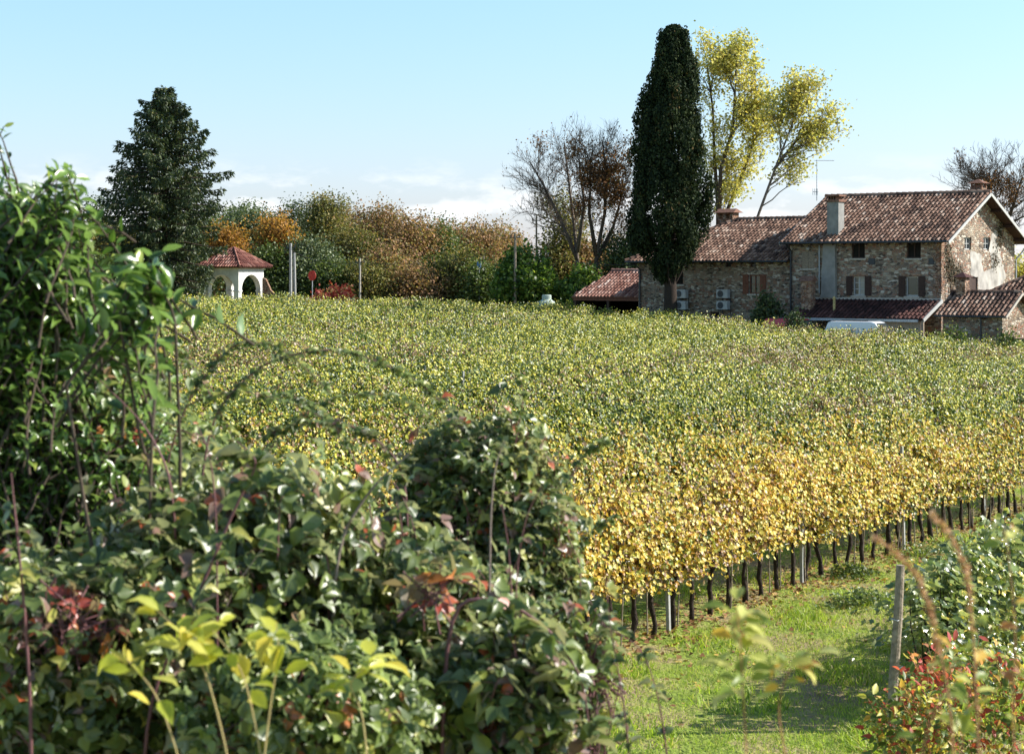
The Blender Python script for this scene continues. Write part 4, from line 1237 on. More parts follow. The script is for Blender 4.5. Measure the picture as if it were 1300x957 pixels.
# yellow ash behind the house: two stems, and a leaning one to the right
Y = 140.0; b = P(914, 345, Y); b[2] = float(ground(b[0], Y))
st1 = [loc(914, 420, Y, b), loc(912, 270, Y, b), loc(907, 200, Y, b), loc(905, 140, Y, b), loc(898, 85, Y, b)]
st2 = [loc(916, 380, Y, b), loc(920, 275, Y + 1, b), loc(945, 215, Y + 1, b), loc(962, 165, Y + 1, b), loc(958, 90, Y + 1, b)]
st3 = [loc(912, 300, Y, b), loc(915, 215, Y - 1, b), loc(930, 165, Y - 1, b), loc(935, 90, Y - 1, b)]
lb = [(loc(900, 95, Y, b), (1.9, 2, 2.4), 2), (loc(935, 80, Y, b), (2.0, 2, 1.7), 2), (loc(925, 140, Y, b), (2.2, 2, 2.4), 2.2), (loc(965, 115, Y, b), (1.5, 1.8, 2.2), 1.8), (loc(960, 165, Y, b), (1.6, 1.8, 1.5), 1.3),
      (loc(915, 205, Y, b), (1.3, 1.5, 1.6), 1), (loc(955, 205, Y, b), (1.1, 1.4, 1.0), .7), (loc(925, 245, Y, b), (.9, 1, 1.0), .8)]
tree('ash_tree', b, [st1, st2, st3], lb, 84, 4, 4, 'l_yellow', 9, .18, 'tall yellow-green ash with several stems just right of the cypress', r0=.19, spread=.8, sprd=.36, bark='bark', group='yellow trees behind the roofs', up=.5)
Y = 136.0; b = P(962, 345, Y); b[2] = float(ground(b[0], Y))
st1 = [loc(955, 420, Y, b), loc(962, 275, Y, b), loc(985, 212, Y, b), loc(1003, 165, Y, b), loc(1022, 115, Y, b)]
st2 = [loc(983, 215, Y, b), loc(1010, 180, Y + 1, b), loc(1045, 150, Y + 1, b)]
lb = [(loc(1018, 112, Y, b), (1.3, 1.5, 1.5), 1.6), (loc(1000, 145, Y, b), (1.3, 1.4, 1.3), 1.3), (loc(1038, 145, Y, b), (1.4, 1.4, 1.5), 1.8), (loc(1030, 180, Y, b), (1.3, 1.4, 1.1), 1.1), (loc(1018, 215, Y, b), (.9, 1, 1.2), .8), (loc(985, 160, Y, b), (.9, 1, 1.5), .7), (loc(1052, 165, Y, b), (.9, 1, .9), .6)]
tree('ash_tree', b, [st1, st2], lb, 46, 4, 4, 'l_yellow', 9, .18, 'leaning yellow-green ash above the roof left of the front chimney', r0=.13, spread=.8, sprd=.34, bark='bark_grey', group='yellow trees behind the roofs', up=.5)

# bare trees
Y = 142.0; b = P(733, 345, Y); b[2] = float(ground(b[0], Y))
stems = [[loc(735, 400, Y, b), loc(733, 330, Y, b), loc(728, 280, Y, b), loc(722, 230, Y, b), loc(716, 180, Y, b)],
         [loc(733, 330, Y, b), loc(712, 280, Y, b), loc(690, 235, Y, b), loc(672, 205, Y, b)],
         [loc(733, 320, Y, b), loc(742, 260, Y - 1, b), loc(735, 205, Y - 1, b)]]
lb = [(loc(708, 205, Y, b), (3.0, 2.6, 2.3), 4), (loc(680, 222, Y, b), (2.0, 2.0, 2.0), 2), (loc(738, 200, Y, b), (2.0, 2.0, 2.2), 2.4), (loc(675, 255, Y, b), (1.4, 1.4, 2.0), 1.6), (loc(705, 275, Y, b), (2.6, 1.8, 2.6), 2.2)]
tree('bare_tree', b, stems, lb, 72, 5, 4, 'l_brown', 1, .13, 'almost leafless grey tree with fine spreading twigs, left of the brown-leaved tree', r0=.17, spread=.95, n4=2, bark='bark_grey', sprd=.1, twr=.011, leaf_prob=.25, up=.35)
Y = 139.0; b = P(760, 345, Y); b[2] = float(ground(b[0], Y))
stems = [[loc(752, 400, Y, b), loc(758, 320, Y, b), loc(768, 270, Y, b), loc(770, 225, Y, b), loc(765, 180, Y, b)],
         [loc(757, 330, Y, b), loc(778, 290, Y + 1, b), loc(792, 240, Y + 1, b)], [loc(757, 325, Y, b), loc(748, 270, Y, b), loc(750, 215, Y, b)]]
lb = [(loc(766, 200, Y, b), (2.2, 2.0, 2.4), 3), (loc(783, 230, Y, b), (1.6, 1.6, 2.4), 2), (loc(752, 245, Y, b), (1.8, 1.6, 2.4), 2), (loc(782, 285, Y, b), (1.6, 1.5, 2.0), 1.4)]
tree('brown_leaved_tree', b, stems, lb, 66, 5, 5, 'l_brown', 4, .14, 'half bare tree with brown leaves immediately left of the cypress', r0=.18, spread=.9, n4=1, bark='bark', sprd=.2, twr=.011, leaf_prob=.5, up=.35)
Y = 128.0; b = P(1262, 345, Y); b[2] = float(ground(b[0], Y))
stems = [[loc(1266, 420, Y, b), loc(1264, 320, Y, b), loc(1262, 270, Y, b), loc(1255, 230, Y, b)], [loc(1264, 320, Y, b), loc(1285, 265, Y, b), loc(1298, 225, Y, b)], [loc(1263, 290, Y, b), loc(1245, 240, Y, b), loc(1232, 215, Y, b)]]
lb = [(loc(1250, 222, Y, b), (2.4, 2.2, 1.5), 4), (loc(1285, 228, Y, b), (2.2, 2.2, 1.8), 3), (loc(1230, 232, Y, b), (1.1, 1.4, 1.0), 1.4), (loc(1268, 255, Y, b), (2.0, 2, 1.5), 2), (loc(1300, 260, Y, b), (1.8, 1.8, 2.2), 2), (loc(1283, 300, Y, b), (1, 1, 1.5), .8), (loc(1318, 240, Y, b), (1.5, 1.5, 2), 1.4)]
tree('bare_tree', b, stems, lb, 105, 5, 4, 'l_brown', 1, .12, 'leafless tree with a rounded crown of twigs behind the right chimney', r0=.18, spread=.7, n4=2, bark='bark', sprd=.1, twr=.011, leaf_prob=.2, up=.35)

crown_tree(1296, 335, 60, 132, 'l_yellow', 'yellow-green bushy tree behind the house at the right edge', dens=1.2)

# far tree line, left to right
TL = [
    (60, 262, 90, 150, 'l_olive', 'olive-brown tree at far left, seen through the laurel', .9),
    (118, 262, 70, 158, 'l_dark', 'dark green tree between the laurel shoots and the spruce', 1.0),
    (145, 292, 70, 150, 'l_olive', 'low yellowish brown tree close left of the spruce', .9),
    (178, 300, 80, 160, 'l_dark', 'dark tree behind the left side of the spruce trunk', 1.0),
    (240, 285, 70, 160, 'l_green', 'green tree behind the right side of the spruce', 1.0),
    (278, 262, 60, 166, 'l_green', 'mid green tree standing just right of the spruce', 1.1),
    (283, 281, 26, 156, 'l_orange', 'small orange tree showing against the edge of the spruce', .9),
    (318, 259, 62, 164, 'l_greygreen', 'grey-green tree above the pavilion roof', 1.1),
    (372, 251, 62, 170, 'l_dark', 'tall dark green tree with the highest top left of centre', 1.1),
    (357, 279, 46, 152, 'l_orange', 'orange autumn tree right of the pavilion', 1.1),
    (345, 320, 46, 149, 'l_green', 'low green tree beneath the orange one', 1.1),
    (398, 309, 62, 150, 'l_greygreen', 'pale grey-green tree behind the round red sign', 1.3),
    (425, 254, 66, 165, 'l_olive', 'tall olive-brown tree left of the rust-coloured ones', 1.2),
    (450, 282, 58, 156, 'l_olive', 'olive tree with yellowing leaves behind the slim pole', 1.2),
    (482, 261, 64, 160, 'l_rust', 'tall rust-brown tree, leftmost of the rust-coloured trees', .85),
    (523, 270, 66, 158, 'l_rust', 'rust-brown tree, middle one of the rust-coloured trees', .85),
    (503, 312, 80, 151, 'l_rust', 'low spreading rust-brown tree in front of the taller two', .9),
    (556, 286, 44, 160, 'l_green', 'narrow dark green tree between two rust-brown trees', 1.1),
    (598, 281, 72, 164, 'l_rust', 'broad orange-brown tree left of the tall wooden pole', .9),
    (645, 284, 50, 168, 'l_rust', 'thin brown tree behind the top of the wooden pole', .6),
    (585, 328, 66, 148, 'l_olive', 'low yellow-green tree before the broad orange-brown one', 1.0),
    (560, 340, 46, 150, 'l_green', 'small green bushy tree in front of the narrow dark one', 1.0),
    (715, 252, 44, 150, 'l_olive', 'dark brown-green tree behind the bare twigs', .9),
    (745, 300, 90, 152, 'l_rust', 'brown thicket-like tree beneath the bare trees', .9),
    (802, 300, 60, 140, 'l_dark', 'dark evergreen tree between the shed roof and the cypress', 1.2),
]
for x, yt, w, Y, lf, lab, de in TL:
    crown_tree(x, yt, w, Y, lf, lab, dens=de * 1.05)
for x, yt, w, lf, lab in [(300, 272, 80, 'l_green', 'rear green tree behind the grey-green and mid green crowns'), (400, 268, 80, 'l_olive', 'rear olive tree between the two tallest crowns'), (455, 272, 80, 'l_olive', 'rear olive tree left of the first rust-coloured tree'),
                          (505, 274, 80, 'l_rust', 'rear russet tree between the taller rust-coloured ones'), (560, 290, 80, 'l_rust', 'rear russet tree behind the narrow dark green one'), (625, 296, 80, 'l_rust', 'rear russet tree left of the tall wooden pole top')]:
    crown_tree(x, yt, w, 176, lf, lab, dens=1.1)
# understorey closing the gaps low down
for x, yt, w, Y, lf, lab in [(95, 335, 90, 146, 'l_green', 'green shrub far left below the olive-brown tree'), (160, 340, 70, 145, 'l_green', 'green shrub at the left foot of the spruce'), (238, 338, 66, 146, 'l_dark', 'dark shrub between spruce trunk and pavilion'),
                             (318, 335, 60, 152, 'l_greygreen', 'grey-green shrub seen through and beside the pavilion'), (425, 345, 60, 148, 'l_green', 'green shrub above the red creeper'), (475, 345, 66, 147, 'l_olive', 'olive shrub right of the slim grey pole'),
                             (530, 350, 60, 147, 'l_rust', 'low brown shrub under the rust-coloured trees'), (612, 350, 50, 145, 'l_green', 'green shrub left of the bright green bush')]:
    crown_tree(x, yt, w, Y, lf, lab, dens=1.0, cat='shrub', name='shrub', group='shrubs below the far trees', low=.0)


def bush(px, ytop, w, Y, leaf, label, name='bush', dens=1.0, lsize=.2, depth=1.0, group=None, ybot=None, kind='tri', cat='bush'):
    top = P(px, ytop, Y); gz = float(ground(top[0], Y)); H = top[2] - gz; hw = w / 2 / F * Y
    t = thing(name, (top[0], Y, gz), label, cat, group)
    tb = MB(); pos, al, nor = [], [], []
    n = int(60 * dens * max(1, hw))
    for i in range(n):
        a = rng.uniform(0, 2 * PI); r = math.sqrt(rng.random()); h = H * (1 - .45 * r * r) * rng.uniform(.62, 1.0)
        e_ = np.array([math.cos(a) * hw * r * .95, math.sin(a) * hw * r * depth, h])
        s_ = np.array([e_[0] * .25, e_[1] * .25, 0])
        c = bez(s_, e_, (0, 0, .08), 6, .03); tb.tube(c, list(np.linspace(.03, .008, 6)), 4, cap=False)
        m = int(16 * dens + 26 * H * .35); f = rng.uniform(.15, 1.03, m)
        pp = np.stack([np.interp(f, np.linspace(0, 1, 6), c[:, k_]) for k_ in range(3)], 1) + rng.normal(size=(m, 3)) * .16 * min(1, H / 2)
        pos.append(pp); al.append(nrm(e_ - s_)[None] * .6 + rng.normal(size=(m, 3)) * .5); nor.append(rdir(m) + np.array([0, 0, .6]))
    pos, al, nor = map(np.concatenate, (pos, al, nor)); pos[:, 2] = np.maximum(pos[:, 2], .05)
    tb.build('stems', M['bark'], t)
    leafobj('foliage', [leaves(pos, nor, al, lsize * rng.uniform(.7, 1.3, len(pos)), kind, 1.0)], M[leaf], t)
    return t


bush(668, 304, 92, 138, 'l_bright', 'large bright green leafy bush around the tall wooden pole', dens=1.8, lsize=.26)
bush(742, 333, 74, 137, 'l_bright', 'bright green bush behind the shed roof', dens=1.6, lsize=.24)
bush(975, 366, 46, 113.5, 'l_dark', 'dark shrub against the wall at the right end of the wing', dens=1.6, lsize=.16)
bush(1010, 394, 30, 107, 'l_dark', 'small dark bush left of the white van', dens=1.2, lsize=.14)
bush(1212, 412, 60, 101.5, 'l_green', 'low green bush in the shade before the outbuilding', dens=1.3, lsize=.14)
bush(1280, 420, 50, 99.5, 'l_green', 'low green bush in the shade before the yard wall', dens=1.3, lsize=.14)
bush(1150, 418, 50, 101.5, 'l_dark', 'low dark bush in the shade right of the white van', dens=1.3, lsize=.14)

# red creepers
for (x, yt, w, Y, lab) in [(420, 362, 68, 139, 'red and orange creeper heaped over a low wall beneath the round sign'), (168, 362, 44, 143, 'red creeper low down behind the leaves left of the spruce'), (442, 362, 20, 140.5, 'small bright red creeper mound left of the slim grey pole')]:
    bush(x, yt, w, Y, 'l_red', lab, name='red_creeper', dens=1.2, lsize=.2, cat='creeper')
p = P(388, 372, 139.6); g = MB(); g.span((0, 0, 0), (3.6, .3, 1.95)); o = g.build('low_wall', M['plaster_white']); o.location = (p[0], p[1], float(ground(p[0], p[1]))); tag(o, 'low pale wall half covered by the red creeper', 'wall')


# ------------------------------------------------------------------ poles, wires, signs, vehicles
def pole(px, ytop, Y, w, mat, label, twin=False, arms=False):
    p = P(px, ytop, Y); gz = float(ground(p[0], Y)); H = p[2] - gz
    t = thing('utility_pole', (p[0], Y, gz), label, 'pole')
    g = MB(); g.tube([(0, 0, -.3), (0, 0, H)], [w, w * .75], 10); g.build('shaft', M[mat], t, smooth=False)
    if twin: g = MB(); g.tube([(w * 2.6, .3, -.3), (w * 2.0, .1, H * .88)], [w * .9, w * .7], 10); g.build('brace', M[mat], t)
    g = MB(); g.span((-.35, -.04, H - .35), (.35, .04, H - .27))
    for x in (-.3, 0, .3): g.tube([(x, 0, H - .27), (x, 0, H - .12)], [.035, .045], 6)
    g.build('crossarm', M['metal_dark'], t)
    return (p[0], Y, gz + H)


tops = [pole(369, 309, 143, .13, 'concrete', 'tall pale concrete double pole right of the pavilion', twin=True),
        pole(457, 328, 144, .09, 'stone_light', 'slim grey pole in front of the olive trees'),
        pole(614, 325, 146, .07, 'wood_grey', 'thin dark pole beside the small blue sign'),
        pole(654, 296, 136, .11, 'wood_grey', 'tall wooden pole standing in the bright green bush'),
        pole(681, 275, 150, .09, 'wood_grey', 'tall thin pole behind the bright green bush')]
def wire(a, b, sag, label):
    a = np.array(a); b = np.array(b); tt = np.linspace(0, 1, 18)
    pts = [a * (1 - q_) + b * q_ - np.array([0, 0, sag * 4 * q_ * (1 - q_)]) for q_ in tt]
    g = MB(); g.tube([Vector(x) - Vector(pts[0]) for x in pts], [.014] * 18, 4); o = g.build('overhead_wire', M['insulator']); o.location = pts[0]
    tag(o, label, 'wire', 'overhead wires')
wire(tops[0] - np.array([0, 0, .5]), tops[1] - np.array([0, 0, .3]), .5, 'thin wire from the double pole to the slim grey pole')
wire(tops[1] - np.array([0, 0, .3]), tops[3] - np.array([0, 0, .9]), .6, 'thin wire from the slim grey pole to the tall wooden pole')
wire(tops[3] - np.array([0, 0, 1.2]), P(812, 336, 122.6), .35, 'thin wire from the tall wooden pole to the corner of the wing')


def sign(px, py, Y, rad, mat, label, shape):
    p = P(px, py, Y); gz = float(ground(p[0], Y)); h = p[2] - gz
    t = thing('road_sign', (p[0], Y, gz), label, 'sign', rz=R(-35))
    g = MB(); g.tube([(0, .05, -.2), (0, .05, h + rad)], [.035, .035], 8); g.build('post', M['steel'], t)
    g = MB()
    if shape == 'round': g.tube([(0, 0, h), (0, .03, h)], [rad, rad], 24)
    else: g.box((0, 0, h), (rad * 1.6, .03, rad * 2))
    g.build('sign_plate', M[mat], t)
sign(396, 350, 141, .38, 'sign_red', 'red road sign turned edge-on above the red creeper', 'round')
sign(608, 336, 144, .22, 'sign_blue', 'small blue rectangular road sign before the trees', 'rect')

# pale green tank with lid
p = P(694, 388, 131); tz = float(ground(p[0], p[1])); h = p[2] - tz + .25
t = thing('water_tank', (p[0], p[1], tz), 'pale green water tank with a raised lid between bright bush and shed', 'tank')
g = MB(); g.lathe((0, 0, 0), [(.62, 0), (.62, h - .15), (.58, h), (.36, h + .16)], 20); g.build('tank_body', M['tank_green'], t)
g = MB(); g.lathe((0, 0, h + .1), [(.33, 0), (.33, .35), (.28, .4)], 16); g.build('lid', M['tank_green'], t)

# television aerial
p = HO + U2 * 2.6 + V2 * 4.9; zb = HG + EZ + RISE
px0 = P(1037, 203, float(p[1])); 
t = thing('television_aerial', (px0[0], p[1], zb - .3), 'tall thin television aerial standing on the left end of the main roof', 'aerial')
hh = px0[2] - zb + .3
g = MB(); g.tube([(0, 0, 0), (0, 0, hh)], [.028, .02], 6); g.build('mast', M['steel'], t)
g = MB(); g.tube([(-.15, 0, hh - .05), (1.1, .1, hh - .05)], [.018, .018], 5)
for i in range(9): g.tube([(.0 + i * .12, -.22, hh - .05), (.0 + i * .12, .25, hh - .05)], [.009, .009], 4)
g.tube([(-.25, 0, .55), (.1, 0, .55)], [.018, .018], 5)
for i in range(4): g.tube([(-.25 + i * .1, 0, .35), (-.25 + i * .1, 0, .75)], [.014, .014], 4)
g.build('antenna_head', M['steel'], t)


def vehicle(p, rz, L_, W_, H_, bodym, label, cat):
    t = thing('parked_van', tuple(p), label, cat, rz=rz)
    prof = [(-.5, .28), (-.5, .55), (-.47, .62), (-.40, .97), (-.36, 1.0), (.16, 1.0), (.22, .97), (.36, .60), (.47, .52), (.5, .42), (.5, .2), (-.5, .2)]
    ys = [(-.5, .0), (-.46, .04), (.46, .04), (.5, 0)]
    g = MB(); n = len(prof)
    vs = []
    for wy, ins in ((-.5, 0), (.5, 0)):
        for (x, z) in prof:
            taper = .86 if z > .65 else 1
            vs.append((x * L_, wy * W_ * taper, z * H_))
    g.add(vs, [tuple(range(n - 1, -1, -1)), tuple(range(n, 2 * n))] + [(i, (i + 1) % n, (i + 1) % n + n, i + n) for i in range(n)])
    g.build('body', M[bodym], t, bevel=.05)
    for sgn in (-1, 1):
        for (xa, xb) in ((-.38, -.2), (-.18, .0), (.02, .2)):
            g = MB(); y = sgn * (W_ * .5 * .93 + .004)
            yt = sgn * (W_ * .5 * .86 + .012)
            g.add([(xa * L_, y, .66 * H_), (xb * L_, y, .66 * H_), ((xb - (.03 if xb > .1 else 0)) * L_, yt, .92 * H_), (xa * L_, yt, .92 * H_)], [(0, 1, 2, 3)])
            g.build('side_window', M['glass'], t)
        for xw in (-.32, .32):
            w = MB(); w.tube([(xw * L_, sgn * (W_ / 2 - .2), .33), (xw * L_, sgn * (W_ / 2 + .01), .33)], [.33, .33], 20); wo = w.build('wheel', M['rubber'], t)
            w = MB(); w.tube([(xw * L_, sgn * (W_ / 2 + .011), .33), (xw * L_, sgn * (W_ / 2 + .02), .33)], [.19, .17], 14); w.build('rim', M['steel'], wo)
    g = MB(); g.add([(.225 * L_, -W_ * .38, .955 * H_), (.225 * L_, W_ * .38, .955 * H_), (.365 * L_, W_ * .42, .62 * H_), (.365 * L_, -W_ * .42, .62 * H_)], [(0, 1, 2, 3)])
    for i in range(len(g.v)): g.v[i] = (g.v[i][0] + .02, g.v[i][1], g.v[i][2] + .02)
    g.build('windscreen', M['glass'], t)
    g = MB()
    for sgn in (-1, 1): g.beam((-.34 * L_, sgn * W_ * .36, H_ + .04), (.12 * L_, sgn * W_ * .36, H_ + .04), .04, .04)
    g.build('roof_rail', M['metal_dark'], t)
    return t


p = P(1096, 400, 103.6); gz = float(ground(p[0], p[1])); vehicle((p[0], p[1], gz), HA + R(8), 4.4, 1.85, CZ - (408 - HZ) / F * 103.6 - gz, 'car_white', 'white van parked in front of the lean-to, only its roof above the vines', 'van')
p = P(1006, 400, 110.0); gz = float(ground(p[0], p[1])); vehicle((p[0], p[1], gz), HA, 3.6, 1.7, CZ - (404.5 - HZ) / F * 110 - gz, 'car_red', 'red vehicle behind the vines at the left end of the lean-to', 'van')


# ------------------------------------------------------------------ the vineyard
def far_edge(X):
    return np.interp(X, [-40, -3, 3, 8, 15, 24, 30], [134, 132, 124, 115, 107, 101, 96])


def vine_foliage(n, size, kind, seed_h=0, zlo=.62, L_=1.12):
    """cloud of leaves of one vine, row along local x"""
    x = rng.uniform(-L_ / 2, L_ / 2, n)
    top = 2.0 + .13 * np.sin(x * 5 + seed_h) + .10 * math.sin(seed_h * 3.1)
    nc = 18     # leaves gather in clumps along the shoots, with gaps between
    cx_ = rng.uniform(-L_ / 2, L_ / 2, nc); ch_ = rng.beta(1.5, 1.05, nc); ci = rng.integers(0, nc, n); free = rng.random(n) < .28
    x = np.where(free, x, cx_[ci] + rng.normal(size=n) * .085)
    h = np.where(free, rng.beta(1.35, 1.1, n), np.clip(ch_[ci] + rng.normal(size=n) * .085, 0, 1))
    z = zlo + (top - zlo) * h + .07 * np.sin(x * 9 + seed_h * 2) * (1 - h)
    th = .11 + .15 * np.sin(PI * np.clip(h, 0, 1)) + .03 * np.sin(x * 7 + seed_h)
    y = rng.normal(size=n) * th
    pos = np.stack([x, y, z], 1)
    k = n // 18     # some shoots above
    if k:
        sx = rng.choice(np.linspace(-.5, .5, 5), k) + rng.normal(size=k) * .03
        pos[:k, 0] = sx; pos[:k, 1] = rng.normal(size=k) * .08; pos[:k, 2] = 2.0 + rng.random(k) ** 1.5 * .34
    k2 = n // 16    # hanging tips
    if k2:
        pos[-k2:, 0] = rng.choice([-.4, -.05, .35], k2) + rng.normal(size=k2) * .05; pos[-k2:, 2] = zlo + .05 - rng.random(k2) * .22; pos[-k2:, 1] *= .8
    out = np.stack([rng.normal(size=n) * .4, np.sign(pos[:, 1]) * .9 + rng.normal(size=n) * .5, .55 + rng.normal(size=n) * .45], 1)
    al = np.stack([rng.normal(size=n) * .6, np.sign(pos[:, 1]) * .25 + rng.normal(size=n) * .3, -.7 + rng.normal(size=n) * .35], 1)
    return leaves(pos, out, al, size * rng.uniform(.65, 1.25, n), kind)


def vine_wood(sd):
    g = MB(); r_ = random.Random(sd)
    pts = [(0, 0, -.08)]; rr = [.05]
    x = y = 0
    for i in range(1, 7):
        x += r_.uniform(-.05, .05); y += r_.uniform(-.03, .03)
        pts.append((x, y, i * .145)); rr.append(.047 - .002 * i + r_.uniform(-.012, .012))
    g.tube(pts, rr, 8)
    for s in (-1, 1):
        g.tube([(x, y, .84), (x + s * .2, y, .98), (x + s * .5, y + .02, .97)], [.028, .022, .015], 6)
    for i in range(6):
        xx = -.45 + i * .18; g.tube([(xx, 0, .97), (xx + r_.uniform(-.08, .08), r_.uniform(-.1, .1), 1.4), (xx + r_.uniform(-.12, .12), r_.uniform(-.14, .14), 1.85)], [.007, .006, .004], 4, cap=False)
    return g


NV = 9
vf = [leafmesh('foliage', [vine_foliage(1150, .084, 'vine', s * 1.7, zlo=.86, L_=.8)]) for s in range(NV)]
vt = [vine_wood(s).mesh('trunk', True) for s in range(NV)]
for m_ in vf: m_.materials.append(M['vine'])
for m_ in vt: m_.materials.append(M['trunk_dark'])

cand = []
for k_ in range(0, 60):
    off = RO - NR * 2.55 * k_
    for s in np.arange(-60, 170, .64):
        ss = s + .37 * (k_ % 3)
        p_ = off + UR * ss
        if p_[1] < 19.5 or p_[1] > far_edge(p_[0]): continue
        if abs(p_[0]) > .2708 * p_[1] + .9: continue
        cand.append((k_, ss, p_[0], p_[1]))
cand = np.array(cand)
order = np.argsort(cand[:, 3])
# what the bramble hill on the left hides at close range is left out
def hidden(c):
    px = 650 + F * c[2] / c[3]
    ytop = HZ + (CZ - (float(ground(c[2], c[3])) + 1.9)) / c[3] * F
    lim = np.interp(px, [-100, 200, 330, 480, 560, 620, 700, 745], [560, 640, 640, 640, 640, 640, 700, 760])
    return px < 745 and ytop > lim
vis = [i for i in order if not hidden(cand[i])]
ind = vis[:285]; rest = vis[285:]


def place_vine(name_root, x, y, rz, var, label, group):
    gz = float(ground(x, y))
    root = bpy.data.objects.new('grape_vine', None); root.empty_display_size = .2
    root.location = (x, y, gz); root.rotation_euler = (0, 0, rz + (PI if random.random() < .5 else 0)); root.scale = (1, random.uniform(.8, 1.15), random.uniform(.90, 1.08))
    COL.objects.link(root); tag(root, label, 'grape vine', group)
    for nm, md in (('trunk', vt[var]), ('foliage', vf[(var * 5 + 2) % NV])):
        c = bpy.data.objects.new(nm, md); COL.objects.link(c); c.parent = root
    return root


ORD = ['front', 'second', 'third', 'fourth', 'fifth', 'sixth', 'seventh', 'eighth', 'ninth', 'tenth', 'eleventh', 'twelfth', 'thirteenth', 'fourteenth', 'fifteenth', 'sixteenth', 'seventeenth', 'eighteenth', 'nineteenth', 'twentieth', 'twenty-first', 'twenty-second', 'twenty-third', 'twenty-fourth', 'twenty-fifth', 'twenty-sixth', 'twenty-seventh', 'twenty-eighth']
RZR = math.atan2(UR[1], UR[0])
for i in ind:
    k_, s, x, y = cand[i]
    px = 650 + F * x / y
    if k_ == 0:
        if px < 1000: lab, gr = 'golden-leaved grape vine with bare dark trunk in the near part of the front row', 'golden vines of the front row'
        else: lab, gr = 'brownish yellow grape vine with dark trunk in the far right part of the front row', 'brownish vines of the front row'
    else:
        od = ORD[int(k_)] if k_ < len(ORD) else 'far'
        hue = 'yellow and orange' if k_ <= 2 else 'green and yellow'
        where = 'left of the bramble mound' if px < 500 else ('above the golden front vines' if px < 1000 else 'towards the right edge')
        lab, gr = '%s grape vine, %s row from the track, %s' % (hue, od, where), 'vines of the %s row from the track' % od
    place_vine('grape_vine', x, y, RZR, random.randrange(NV), lab, gr)

chunks = []
for i in rest:
    k_, s, x, y = cand[i]
    n = int(np.interp(y, [35, 60, 90, 135], [620, 560, 470, 330]))
    sz = np.interp(y, [35, 60, 90, 135], [.083, .086, .095, .112])
    V, T, A = vine_foliage(n, sz, 'tri' if y > 48 else 'vine', rng.uniform(0, 30), zlo=.85, L_=.8)
    gz = float(ground(x, y))
    c_, s2 = UR[0], UR[1]
    V = np.stack([x + V[:, 0] * c_ - V[:, 1] * s2, y + V[:, 0] * s2 + V[:, 1] * c_, gz + V[:, 2] * (.955 + .06 * math.sin(x * .45 + k_) + .05 * math.sin(y * .31 - k_ * 1.9) + rng.normal() * .035)], 1)
    tone = .10 * math.sin(x * .6 + k_ * 2.2) * math.sin(y * .27 + k_)
    chunks.append((V, T, np.clip(A + tone - .02, 0, .999)))
vy = leafobj('vineyard_rows', chunks, M['vine'])
tag(vy, 'carpet of yellow-green vine rows stretching away to the farmhouse', 'vineyard', kind='stuff')

# trellis posts
pm = MB(); pm.span((-.028, -.02, -.1), (.028, .02, 1.9)); pm.span((-.02, .02, -.1), (.02, .035, 1.88))
postmesh = pm.mesh('trellis_post'); postmesh.materials.append(M['post_grey'])
npst = 0
for k_ in range(0, 28):
    off = RO - NR * 2.55 * k_
    for s in np.arange(-58 + (k_ * 1.7) % 5, 150, 5.0):
        p_ = off + UR * (s + .5)
        if p_[1] < 20 or p_[1] > min(85, far_edge(p_[0])) or abs(p_[0]) > .2708 * p_[1] + .2: continue
        if hidden((0, 0, p_[0], p_[1])): continue
        if k_ > 0 and random.random() < .6: continue
        o = bpy.data.objects.new('trellis_post', postmesh); COL.objects.link(o)
        o.location = (p_[0] + NR[0] * .05, p_[1] + NR[1] * .05, float(ground(p_[0], p_[1]))); o.rotation_euler = (random.gauss(0, .02), random.gauss(0, .02), RZR)
        o.scale = (1, 1, random.uniform(.97, 1.06))
        if k_ == 0: tag(o, 'galvanised steel trellis post standing in the front vine row', 'trellis post', 'steel posts of the front row')
        else:
            od = ORD[k_] if k_ < len(ORD) else 'far'
            tag(o, 'grey steel trellis post buried in the %s vine row back from the track' % od, 'trellis post', 'steel posts of the %s row' % od)
        npst += 1
# thin stakes
sm = MB(); sm.tube([(0, 0, -.1), (.01, 0, .9), (0, .01, 1.5)], [.011, .011, .01], 6)
stm = sm.mesh('vine_stake'); stm.materials.append(M['wood_grey'])
for s in np.arange(-5, 26, .5):
    if random.random() < .45: continue
    p_ = RO + UR * (s + random.uniform(-.12, .12)) + NR * random.uniform(-.05, .1)
    if p_[1] < 20 or abs(p_[0]) > .2708 * p_[1]: continue
    o = bpy.data.objects.new('vine_stake', stm); COL.objects.link(o); o.location = (p_[0], p_[1], float(ground(p_[0], p_[1]))); o.rotation_euler = (random.gauss(0, .04), random.gauss(0, .04), 0)
    tag(o, 'thin upright stake between the trunks of the front vine row', 'stake', 'thin stakes of the front row')
# wires along the front row
for h, nmw in ((.72, 'lowest'), (1.15, 'middle'), (1.6, 'upper')):
    g = MB(); a = RO + UR * -6; b = RO + UR * 30; n = 24
    pts = [(*(a + (b - a) * i / n), float(ground(*(a + (b - a) * i / n))) + h) for i in range(n + 1)]
    g.tube([Vector(x) - Vector(pts[0]) for x in pts], [.004] * (n + 1), 4); o = g.build('trellis_wire', M['steel']); o.location = pts[0]
    tag(o, '%s trellis wire strung along the front vine row' % nmw, 'wire', 'trellis wires')

